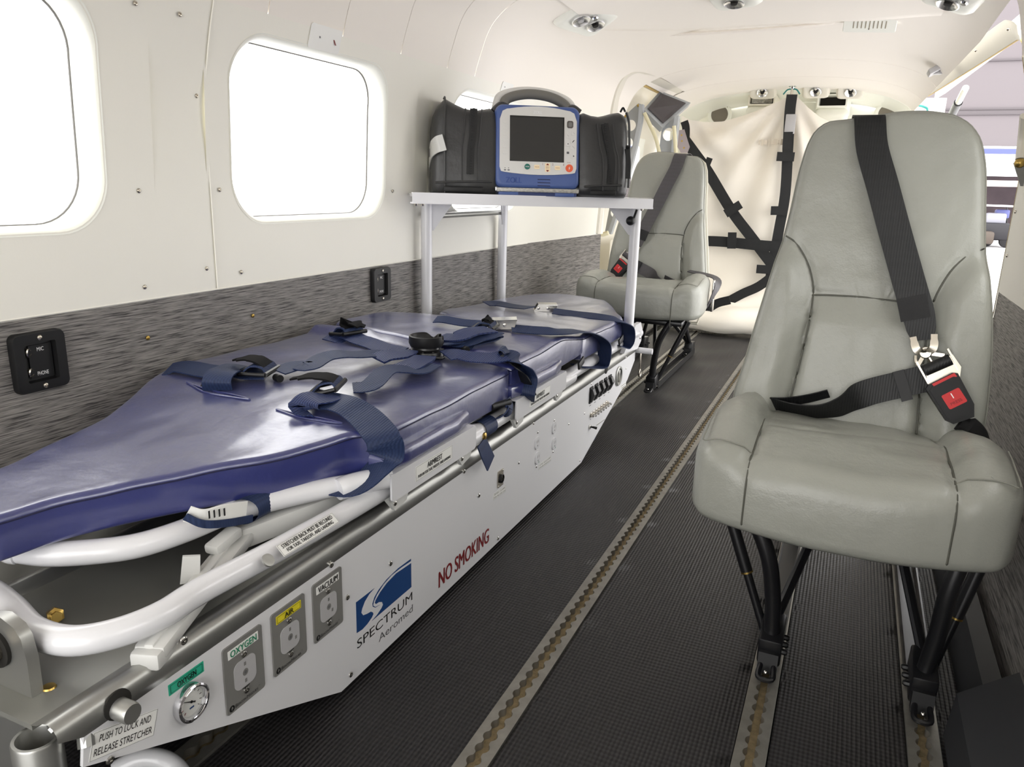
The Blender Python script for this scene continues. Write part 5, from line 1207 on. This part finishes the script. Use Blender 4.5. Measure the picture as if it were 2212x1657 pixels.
# ================================================================ REAR BULKHEAD FITTINGS
for q, lab in (((1555, 248), 'round speaker on the left of the rear bulkhead'), ((1918, 246), 'round speaker on the right of the rear bulkhead behind the near seat')):
    p = PY(*q, 4.695); T = thing('speaker', lab, 'speaker', p, group='speakers on the rear bulkhead')
    mb = MB(); mb.lathe([(.068, 0), (.068, .008), (.063, .014), (.050, .016), (.047, .012)], p, -Y, 40, cap=False); mb.build('rim', PALE, T)
    mb = MB(); mb.lathe([(.049, .008), (.03, .011), (0, .012)], p, -Y, 32); mb.build('grille', SPKM, T)
    for a in (45, 135): screw(p+Vector((.057*math.cos(math.radians(a)), -.0145, .057*math.sin(math.radians(a)))), (0, -1, 0), .003, NICKEL, T)
def vent_box(q0, q1, y, label, frame, inside, low):
    a, b = PY(*q0, y), PY(*q1, y); c = (a+b)/2; w, h = abs(b.x-a.x), abs(a.z-b.z)
    T = thing('duct_box', label, 'duct box', c, group='air duct boxes on the rear bulkhead')
    R = []
    for ww, hh, dy in ((w*1.35, h*1.7, .16), (w*1.18, h*1.35, .0), (w*1.12, h*1.28, -.006), (w, h, -.006), (w*.96, h*.92, .06)):
        R.append([Vector((c.x+x, c.y+dy, c.z+z-(.02 if dy > .1 else 0))) for x, z in rrect(ww, hh, .004, 3)])
    MB().grid(R, True).build('housing', frame, T, sharp=30)
    MB().box(c+Y*.062, (w*1.1, .004, h*1.1)).build('inside', DARK, T)
    if low: MB().box((c.x, c.y+.07, c.z-h*1.35), (w*1.30, .14, h*1.3), bev=.03, seg=4).build('lower_shell', PALE, T)
    return T, c, w, h
T, c, w, h = vent_box((1621, 207), (1670, 224), 4.52, 'duct box with crumpled foil in its mouth, left of the hook', TRIMC, 1, True)
mb = MB(); mb.grid([[Vector((c.x+w*.44*(i/8*2-1), c.y+.02+.012*mnoise.noise((i*.9, j*1.3, 4)), c.z+h*.36*(j/4*2-1)+.004*mnoise.noise((i, j, 9)))) for j in range(5)] for i in range(9)]); mb.build('foil', SHINY, T, sharp=15)
vent_box((1771, 207), (1826, 228), 4.52, 'duct box with an empty dark mouth, right of the hook', PALE, 1, True)
# hook, ring
hk = PY(1712, 186, 4.33)
T = thing('ceiling_hook', 'steel ceiling fitting with a teal clip and ring over the canvas', 'hook', hk)
mb = MB(); mb.lathe([(.028, .012), (.026, 0), (.014, -.006), (.010, -.014), (0, -.016)], hk, Z, 24); mb.build('socket', CHROME, T)
for s in (-1, 1): MB().tube(crv([hk+Vector((0, 0, -.014)), hk+Vector((s*.022, -.004, -.018)), hk+Vector((s*.040, -.006, -.040))], 6), .0035, 8).build('clip_wing', HOOKT, T)
MB().cyl(hk+Z*-.014, hk+Z*-.045, .006, 10).build('stem', NICKEL, T)
rc = hk+Z*-.070; MB().tube([rc+Vector((.026*math.cos(t), 0, .026*math.sin(t))) for t in np.linspace(0, 2*math.pi, 29)[:-1]], .003, 8, closed=True).build('ring', CHROME, T)
pt = PY(2003, 236, 4.5); T = thing('teal_clip', 'small teal clip at the upper corner of the right door opening', 'clip', pt)
MB().tube(crv([pt+Vector((-.05, 0, .02)), pt+Vector((-.02, -.01, .012)), pt+Vector((.0, -.01, .0)), pt+Vector((.006, -.01, -.03))], 5), .006, 8).build('lever', HOOKT, T)
MB().cyl(pt+Vector((-.03, 0, -.035)), pt+Vector((.012, 0, -.028)), .009, 10).build('pin', NICKEL, T)
# ================================================================ CANVAS CARGO CURTAIN
YC = 4.33
CV = thing('cargo_curtain', 'cream canvas cargo curtain with crossed black straps across the cabin rear', 'curtain', (0, YC, 0))
PK = PY(1712, 208, YC)
tops = [(1474, 250), (1490, 259), (1520, 263), (1560, 262), (1600, 252), (1640, 237), (1675, 222), (1700, 210), (1712, 207), (1724, 211), (1745, 232), (1770, 252), (1800, 265), (1840, 275), (1890, 280), (1935, 270)]
TP = [PY(*q, YC) for q in tops]; xs = [p.x for p in TP]; zs = [p.z for p in TP]
def fold(x, z):
    dx, dz = x-PK.x, PK.z-z; a = math.atan2(dx, dz+.02); r = math.hypot(dx, dz)
    f = .020*math.sin(a*15+.6)*sstep(r, .05, .25)*(1-.75*sstep(r, .45, 1.0))
    dl = math.hypot(x-xs[0], z-zs[0]); al = math.atan2(x-xs[0], zs[0]-z+.02); f += .012*math.sin(al*12)*sstep(dl, .03, .2)*(1-sstep(dl, .25, .5))
    f += .012*mnoise.noise((x*5, z*4, 1.3))+.02*sstep(.22-z, 0, .2)*math.sin(x*14+2)
    return f
P = []
for i in range(97):
    x = xs[0]+(xs[-1]-xs[0])*i/96; zt_ = float(np.interp(x, xs, zs)); row = []
    for j in range(61):
        z = zt_+(.02-zt_)*j/60; row.append(Vector((x, YC+fold(x, z)-.10*sstep(.30-z, 0, .28)-.05*(.6-z)*.0, z)))
    P.append(row)
MB().grid(P).build('canvas', CANVAS, CV, sharp=80)
flap = [PZ(1540, 690, .05), PZ(1575, 706, .02), PZ(1620, 712, .02)]
R = []
for i in range(25):
    x = -.50+.75*i/24; R.append([Vector((x, y+.012*math.sin(x*23+k), z+.006*math.sin(x*17+k*2))) for k, (y, z) in enumerate(((4.20, .145), (4.12, .150), (4.05, .125), (4.02, .075), (4.04, .025), (4.12, .01)))])
MB().grid(R).build('bottom_pocket', CANVAS, CV, sharp=80)
_yo = [0]
def cst(qs, w, name='strap', side=None, y=YC-.045, tab=False):
    _yo[0] += .0055 if name == 'strap' else 0; y -= min(_yo[0], .028) if name != 'keeper_tab' else .030
    pts = [PY(*q, y) for q in qs]; dd = (pts[-1]-pts[0]).normalized(); sd = dd.cross(Y) if side is None else side
    return MB().strap(crv(pts, 5), w, .004, sd).build(name, WEBG if False else WEBK, CV)
cst([(1711, 204), (1706, 245), (1702, 320), (1696, 420), (1682, 500), (1664, 600)], .052)
cst([(1703, 285), (1700, 320), (1702, 358)], .045, 'strap_tail', y=YC-.055)
cst([(1478, 300), (1500, 330), (1530, 372), (1580, 455), (1625, 515), (1672, 577)], .055)
cst([(1500, 520), (1560, 522), (1620, 528), (1668, 532), (1720, 533)], .055)
cst([(1680, 588), (1640, 618), (1605, 634), (1575, 650)], .05)
cst([(1577, 648), (1550, 655), (1530, 668), (1515, 685)], .045, y=4.10)
for q0, q1 in (((1678, 338), (1716, 339)), ((1665, 455), (1700, 455)), ((1567, 462), (1600, 441)), ((1582, 502), (1580, 537)), ((1634, 581), (1666, 583)), ((1524, 348), (1536, 352))): cst([q0, q1], .045, 'keeper_tab', y=YC-.055)
sl = PY(1707, 268, YC-.055); MB().box(sl, (.05, .012, .095), bev=.003).build('strap_slider', GREYLT, CV)
b0 = PY(1474, 305, YC-.05); mb = MB(); mb.prism([b0+Vector((a, 0, c_)) for a, c_ in ((-.02, .055), (.008, .06), (.02, .03), (.045, -.03), (.035, -.06), (.0, -.06), (-.022, -.03))], (0, -.012, 0)); mb.build('corner_buckle', mat('mauve_grey_metal', (168, 158, 160), .4, metal=.3), CV)
for dx, dz in ((-.004, .03), (.0, 0), (.014, -.035)): screw(b0+Vector((dx, -.012, dz)), (0, -1, 0), .005, BRASS, CV)
cst([(1478, 262), (1482, 280), (1480, 325)], .04, y=YC-.03)
for i, (s, x, z) in enumerate((('CAUTION', .05, .93), ('CARGO', -.12, .885))):
    p = PY(1700, 300, YC-.03) if i == 0 else PY(1650, 307, YC-.035)
for k in range(10):
    p = PY(1640+7*k, 308-.2*k, YC-.034); MB().box(p, (.006+.004*(k % 3), .002, .022+.008*(k % 2))).build('faded_stencil', mat('faded_stencil_ink', (205, 195, 178), .9), CV)
# ================================================================ AIRSTAIR DOOR ON THE LEFT
D1 = struct('door_1', (-.72, 3.95, 0))
def ctx(z, y):
    zz = z-czs(y)*min(1, max(0, (z-1.05)/.2))
    if zz < 1.057: return wx(z, y)
    L_ = [q for q in PROF if q[0] <= 0]; return float(np.interp(zz, [q[1] for q in L_], [q[0] for q in L_]))*taper(y)
def arp(px, py, e=.010):
    x = -.70
    for _ in range(25): p = PX(px, py, x); x = .6*x+.4*(ctx(p.z, p.y)+e)
    return p
ar = [arp(*q) for q in ((1292, 505), (1299, 440), (1309, 350), (1318, 280), (1326, 225), (1335, 192), (1349, 168), (1371, 156), (1398, 158), (1430, 171), (1474, 193))]
ai = [arp(*q, e=-.02) for q in ((1300, 505), (1309, 440), (1323, 350), (1334, 280), (1342, 232), (1350, 204), (1358, 186), (1370, 176), (1396, 182), (1424, 196), (1462, 212))]
ca, ci = crv(ar, 6), crv(ai, 6)
MB().grid([[a+Vector((-.012, -.004, .004)) for a in ca], ca, [a.lerp(b, .5)+Vector((.004, 0, -.002)) for a, b in zip(ca, ci)], [a.lerp(b, .9) for a, b in zip(ca, ci)], ci, [b+Vector((-.04, .02, 0)) for b in ci]]).build('arch_trim', TRIMC, D1, sharp=60)
MB().grid([[Vector((-.66+.30*t, y, 1.395-.07*t)) for t in (0, .5, 1)] for y in np.linspace(3.45, 5.2, 6)]).build('added_soffit', TRIMC, D1)  # added roof strip; shuts out sky light above the door skin
MB().tube([p+Vector((-.012, .012, -.004)) for p in ci], .006, 8).build('door_seal', mat('tan_door_seal', (196, 170, 110), .6), D1)
dsk = lambda y, z: Vector((-.80+(.16*sstep(z, .9, 1.35)), y, z))
for (ya, yb, z0_, z1_) in ((3.45, 5.2, 0, .66), (3.45, 5.2, .99, 1.40), (3.45, 3.93, .66, .99), (4.36, 5.2, .66, .99)):
    MB().grid([[dsk(y, z) for z in np.linspace(z0_, z1_, 9)] for y in np.linspace(ya, yb, 6)]).build('door_skin', TRIMC, D1, sharp=60)
mb = MB(); o2, i2 = rrect(.47, .37, .03, 6, 4.145, .825), rrect(.40, .29, .07, 6, 4.145, .825)
mb.grid([[dsk(a, b)+X*.002 for a, b in o2], [dsk(a, b)+X*.010 for a, b in o2], [dsk(a, b)+X*.010 for a, b in i2], [dsk(a, b)-X*.03 for a, b in i2]], True); mb.build('window_surround', PALE, D1, sharp=40)
MB().prism([dsk(a, b)-X*.03 for a, b in i2], X*.004).build('pane', GLASS, D1)
lk = PX(1408, 155, -.62); 
o = MB().box(lk, (.075, .10, .022), Matrix.Rotation(.5, 4, 'Y'), bev=.004).build('door_latch', GREYLT, D1)
MB().cyl(PY(1342, 200, 3.72), PY(1322, 300, 3.66), .016, 12).build('gas_strut', BLACKM, D1); MB().cyl(PY(1346, 192, 3.72), PY(1340, 215, 3.72), .009, 10).build('strut_rod', BLACKM, D1)
for q in ((1374, 155), (1429, 177), (1466, 195)): screw(PX(*q, -.64)+X*.005, (.8, -.3, -.5), .004, NICKEL, D1)
# folded airstair
FS = thing('folding_stair', 'folded airstair with pierced grey side plates and a dark tread in the left doorway', 'stairs', (-.62, 3.8, .0))
def holed(px_poly, holes, y, name, th=.014):
    """flat plate with real round holes"""
    bm = bmesh.new(); poly = [PY(*q, y) for q in px_poly]
    def loop(pts): vs = [bm.verts.new(p) for p in pts]; return [bm.edges.new((vs[i], vs[(i+1) % len(vs)])) for i in range(len(vs))]
    E_ = loop(poly)
    for (hx, hy), r in holes:
        c = PY(hx, hy, y); E_ += loop([c+Vector((r*math.cos(t), 0, r*math.sin(t))) for t in np.linspace(0, 2*math.pi, 21)[:-1]])
    bmesh.ops.triangle_fill(bm, use_beauty=True, use_dissolve=False, edges=E_)
    g = bmesh.ops.extrude_face_region(bm, geom=bm.faces[:]); bmesh.ops.translate(bm, vec=(0, th, 0), verts=[v for v in g['geom'] if isinstance(v, bmesh.types.BMVert)])
    return MB().bm(bm).build(name, GRYFR, FS, smooth=False)
holed([(1347, 252), (1379, 223), (1391, 227), (1388, 262), (1376, 320), (1362, 376), (1343, 440), (1322, 505), (1306, 505), (1318, 440), (1333, 370), (1342, 310)], [((1362, 271), .026), ((1356, 309), .026), ((1352, 347), .026), ((1347, 385), .024), ((1336, 422), .022), ((1326, 460), .02)], 3.70, 'side_plate')
MB().strap([PY(1386, 226, 3.69), PY(1384, 262, 3.69), PY(1372, 320, 3.69), PY(1358, 376, 3.69), PY(1338, 440, 3.69), PY(1318, 505, 3.69)], .018, .03, X).build('plate_flange', GRYFR, FS)
holed([(1424, 320), (1430, 276), (1462, 250), (1468, 256), (1460, 330), (1420, 335)], [((1444, 290), .030)], 3.80, 'side_plate')
MB().strap([PY(1463, 250, 3.79), PY(1460, 275, 3.79), PY(1455, 330, 3.79)], .02, .03, X).build('plate_flange', GRYFR, FS)
tq = [PY(1390, 236, 3.76), PY(1426, 196, 3.90), PY(1492, 222, 3.90), PY(1431, 276, 3.76)]
nt_ = (tq[1]-tq[0]).cross(tq[3]-tq[0]).normalized(); nt_ = nt_ if nt_.y > 0 else -nt_
MB().prism(tq, nt_*.03).build('tread_frame', GRYFR, FS, smooth=False)
cc = sum(tq, Vector())/4; MB().prism([cc+(p-cc)*.80-nt_*.001 for p in tq], -nt_*.004).build('tread_pad', TREAD, FS, smooth=False)
for pts in ([(1392, 244), (1404, 270), (1417, 300), (1424, 330)], [(1456, 272), (1458, 300), (1460, 330)]):
    MB().tube(crv([PY(*q, 3.68) for q in pts], 6), .009, 10).build('cable_sleeve', HOSE, FS)
MB().tube(crv([PY(*q, 3.62) for q in ((1302, 440), (1290, 470), (1290, 495), (1300, 506), (1314, 503))], 6), .011, 10).build('cable_sleeve', HOSE, FS)
for q in ((1379, 228), (1350, 251)): screw(PY(*q, 3.70), (0, -1, 0), .007, BRASS, FS)
MB().box((-.70, 3.8, .25), (.05, .3, .5), bev=.01).build('lower_panel', TRIMC, FS)
# ================================================================ CARGO DOOR OPENING ON THE RIGHT
D2 = struct('door_2', (.66, 3.2, .6))
o_ = [PZ(1978, 190, 1.225), PZ(2060, 134, 1.225), PZ(2130, 86, 1.225), PZ(2170, 58, 1.222), PZ(2185, 53, 1.215), PZ(2204, 62, 1.20), PZ(2222, 95, 1.17)]
i_ = [PZ(2003, 208, 1.185), PZ(2080, 160, 1.185), PZ(2140, 122, 1.185), PZ(2190, 90, 1.182), PZ(2198, 86, 1.176), PZ(2206, 93, 1.16), PZ(2214, 120, 1.14)]
oo, ii = crv(o_, 5), crv(i_, 5)
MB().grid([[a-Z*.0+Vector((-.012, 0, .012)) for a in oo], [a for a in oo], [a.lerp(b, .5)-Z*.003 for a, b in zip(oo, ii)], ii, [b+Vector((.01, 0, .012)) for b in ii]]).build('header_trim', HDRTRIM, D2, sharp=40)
MB().tube([b+Vector((.004, 0, .002)) for b in ii], .004, 8).build('door_seal', mat('tan_door_seal', (196, 170, 110), .6), D2)
for q in ((2178, 64), (2108, 110), (2054, 147), (2012, 175), (1988, 196)): screw(PZ(*q, 1.20), (-.3, -.5, -.8), .0042, NICKEL, D2)
lk = PZ(2027, 148, 1.205); MB().box(lk, (.07, .10, .02), Matrix.Rotation(-.5, 4, 'Y'), bev=.004).build('door_latch', GREYLT, D2); MB().cyl(lk-Z*.012, lk-Z*.02, .02, 16).build('latch_boss', GREYLT, D2)
# lower rear corner of the opening and the aft jamb
MB().grid([[Vector((x, y, z)) for z, x, y in ((1.19, .615, 4.36), (1.10, .63, 4.40), (1.0, .66, 4.42), (.6, .70, 4.42), (0., .68, 4.42))], [Vector((x, y, z)) for z, x, y in ((1.19, .64, 4.40), (1.10, .68, 4.44), (1.0, .72, 4.46), (.6, .76, 4.46), (0., .74, 4.46))]]).build('aft_jamb', PALE, D2)
# forward jamb edge with seal, brass ball hinge
jz = np.linspace(0, 1.06, 22)
MB().grid([[Vector((rx(z)+dx, 2.14+dy, z)) for z in jz] for dx, dy in ((-.001, -.004), (.004, .004), (.03, .012), (.05, .012))]).build('forward_jamb', TRIMC, D2, sharp=60)
MB().tube([Vector((rx(z)+.003, 2.146, z)) for z in jz], .003, 6).build('jamb_seal', mat('tan_door_seal', (196, 170, 110), .6), D2)
hb = PX(2203, 352, .69); mb = MB(); mb.lathe([(.011*math.sin(t), -.011*math.cos(t)) for t in np.linspace(.01, 3.13, 12)], hb, Z, 18); mb.build('hinge_ball', BRASS, D2)
MB().prism([hb+Vector((a, 0, c_)) for a, c_ in ((-.012, .0), (.02, .012), (.03, -.05), (.01, -.05))], Y*.006).build('hinge_bracket', GREYPL, D2)
MB().tube(crv([PX(2214, 250, .68), PX(2209, 300, .69), PX(2204, 345, .69)], 5), .010, 10).build('hinge_arm', TRIMC, D2)
# upper half of the door swung up outside, held by a gas strut
UD = thing('upper_door', 'white upper cargo door half swung up above the right opening', 'door', (.9, 3.4, 1.3))
ed = [PZ(2006, 214, 1.16), PZ(2100, 160, 1.16), PZ(2202, 100, 1.16)]
q0, q1 = Vector((.64, 4.40, 1.215)), Vector((.735, 2.62, 1.215)); ov = Vector((1.0, .05, .80))
mb = MB(); mb.prism([q0, q1, q1+ov, q0+ov], (0, 0, .05)); mb.build('door_panel', WHITE, UD, smooth=False)
MB().prism([q0-Z*.015, q1-Z*.015, q1+ov*.045-Z*.02, q0+ov*.045-Z*.02], Z*.02).build('door_lip', PALE, UD, smooth=False)
s0, s1 = PY(2058, 245, 4.2), PY(2086, 190, 3.9); MB().cyl(s0, s1, .014, 14).build('gas_strut', STEEL, UD); MB().cyl(s0+(s0-s1)*.6, s0.lerp(s1, .45), .018, 14).build('strut_body', BLACKM, UD)
# dark seat / panel at the lower right corner
DB = thing('dark_side_box', 'black low box along the right wall at the lower right corner', 'box', (.62, 1.0, 0))
mb = MB(); mb.prism([(.582, 1.10, .004), (.654, 1.10, .004), (.654, 1.10, .13), (.588, 1.10, .075)], (0, -.9, 0)); mb.build('box_side', mat('dark_grey_vinyl', (30, 31, 34), .6), DB, smooth=False)
mb = MB(); mb.prism([(.612, 1.12, .004), (.654, 1.12, .004), (.654, 1.12, .07), (.630, 1.12, .06)], (0, 1.0, 0)); mb.build('kick_panel', mat('dark_grey_vinyl', (30, 31, 34), .6), DB, smooth=False)
# ================================================================ OUTSIDE: hangar, apron, cart
GZ = -1.25
o = MB().grid([[(x, y, GZ) for x in np.linspace(-80, 120, 3)] for y in np.linspace(-80, 90, 3)]).build('ground', mat('pale_concrete', (206, 204, 206), .7, var=(.4, .04))); o['kind'] = 'structure'
YH = 60.
HG = struct('wall_hangar', (10, YH, 0))
def hq(px, py, y=YH): return PY(px, py, y)
MB().box(((hq(1900, 200).x+hq(2400, 200).x)/2, YH+.3, (hq(2140, 315).z+hq(2140, -300).z)/2), (60, .4, hq(2140, -300).z-hq(2140, 315).z)).build('upper_wall', mat('grey_hangar_sheet', (112, 106, 109), .8), HG)
for z0 in (246, 235, 130): 
    p = hq(2140, z0); MB().box((p.x, YH+.05, p.z), (60, .12, .10)).build('sheet_joint', mat('grey_joint', (92, 87, 90), .8), HG)
a, b = hq(2140, 318), hq(2140, 375); MB().box((a.x, YH-.2, (a.z+b.z)/2), (60, .5, a.z-b.z)).build('door_header', WHITE, HG)
a, b = hq(2140, 322), hq(2140, 333); MB().box((a.x, YH-.5, (a.z+b.z)/2), (60, .1, a.z-b.z)).build('blue_stripe', mat('blue_stripe_paint', (84, 92, 140), .5), HG)
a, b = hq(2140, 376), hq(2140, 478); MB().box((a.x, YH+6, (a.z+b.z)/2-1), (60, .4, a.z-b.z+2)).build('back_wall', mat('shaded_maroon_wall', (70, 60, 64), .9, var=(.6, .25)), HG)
for y_ in (YH-3,):
    p = hq(2130, 396, y_); MB().box((p.x, y_, p.z), (4.5, 1.5, .35)).build('canopy_beam', mat('tan_beam', (214, 200, 188), .6), HG)
# golf cart far out on the apron
yc = 38.; k = (PY(2140, 505, yc).z-GZ); gc = PY(2136, 505, yc); u_ = yc/FPX*1.05
CT = thing('utility_cart', 'dark utility cart with white seats parked far outside the open right door', 'cart', (gc.x, yc, GZ))
def cb(px0, py0, px1, py1, dep, name, material, dy=0., bev=.05):
    a, b = PY(px0, py0, yc), PY(px1, py1, yc); dz = GZ-gc.z
    return MB().box(((a.x+b.x)/2, yc+dy, (a.z+b.z)/2+dz), (abs(b.x-a.x), dep, abs(a.z-b.z)), bev=bev).build(name, material, CT)
cb(2112, 452, 2180, 492, 1.6, 'body', mat('dark_cart_body', (26, 24, 30), .5), bev=.12)
cb(2108, 470, 2140, 498, 1.2, 'front_cowl', mat('tan_cart_cowl', (74, 64, 56), .5), -.7, .1)
cb(2134, 432, 2172, 458, .6, 'seat_bench', mat('pale_seat', (140, 140, 150), .5), -.3, .08); cb(2155, 425, 2182, 445, .4, 'seat_back', mat('pale_blue_seat', (90, 96, 150), .5), -.1, .06)
for x0 in (2128, 2172):
    c_ = PY(x0, 500, yc); mb = MB(); mb.lathe([(.10, 0), (.26, .02), (.28, .08), (.28, .18), (.26, .24), (.1, .26)], (c_.x, yc-.75, GZ+.28), Y, 24); mb.build('wheel', mat('tyre', (30, 28, 30), .8), CT)
for x0 in (2114, 2180):
    a = PY(x0, 455, yc); b = PY(x0, 420, yc); MB().cyl((a.x, yc, a.z+GZ-gc.z), (b.x, yc, b.z+GZ-gc.z), .03, 8).build('post', BLACKM, CT)
cb(2106, 414, 2190, 420, 1.5, 'canopy', mat('pale_canopy', (210, 205, 205), .5))
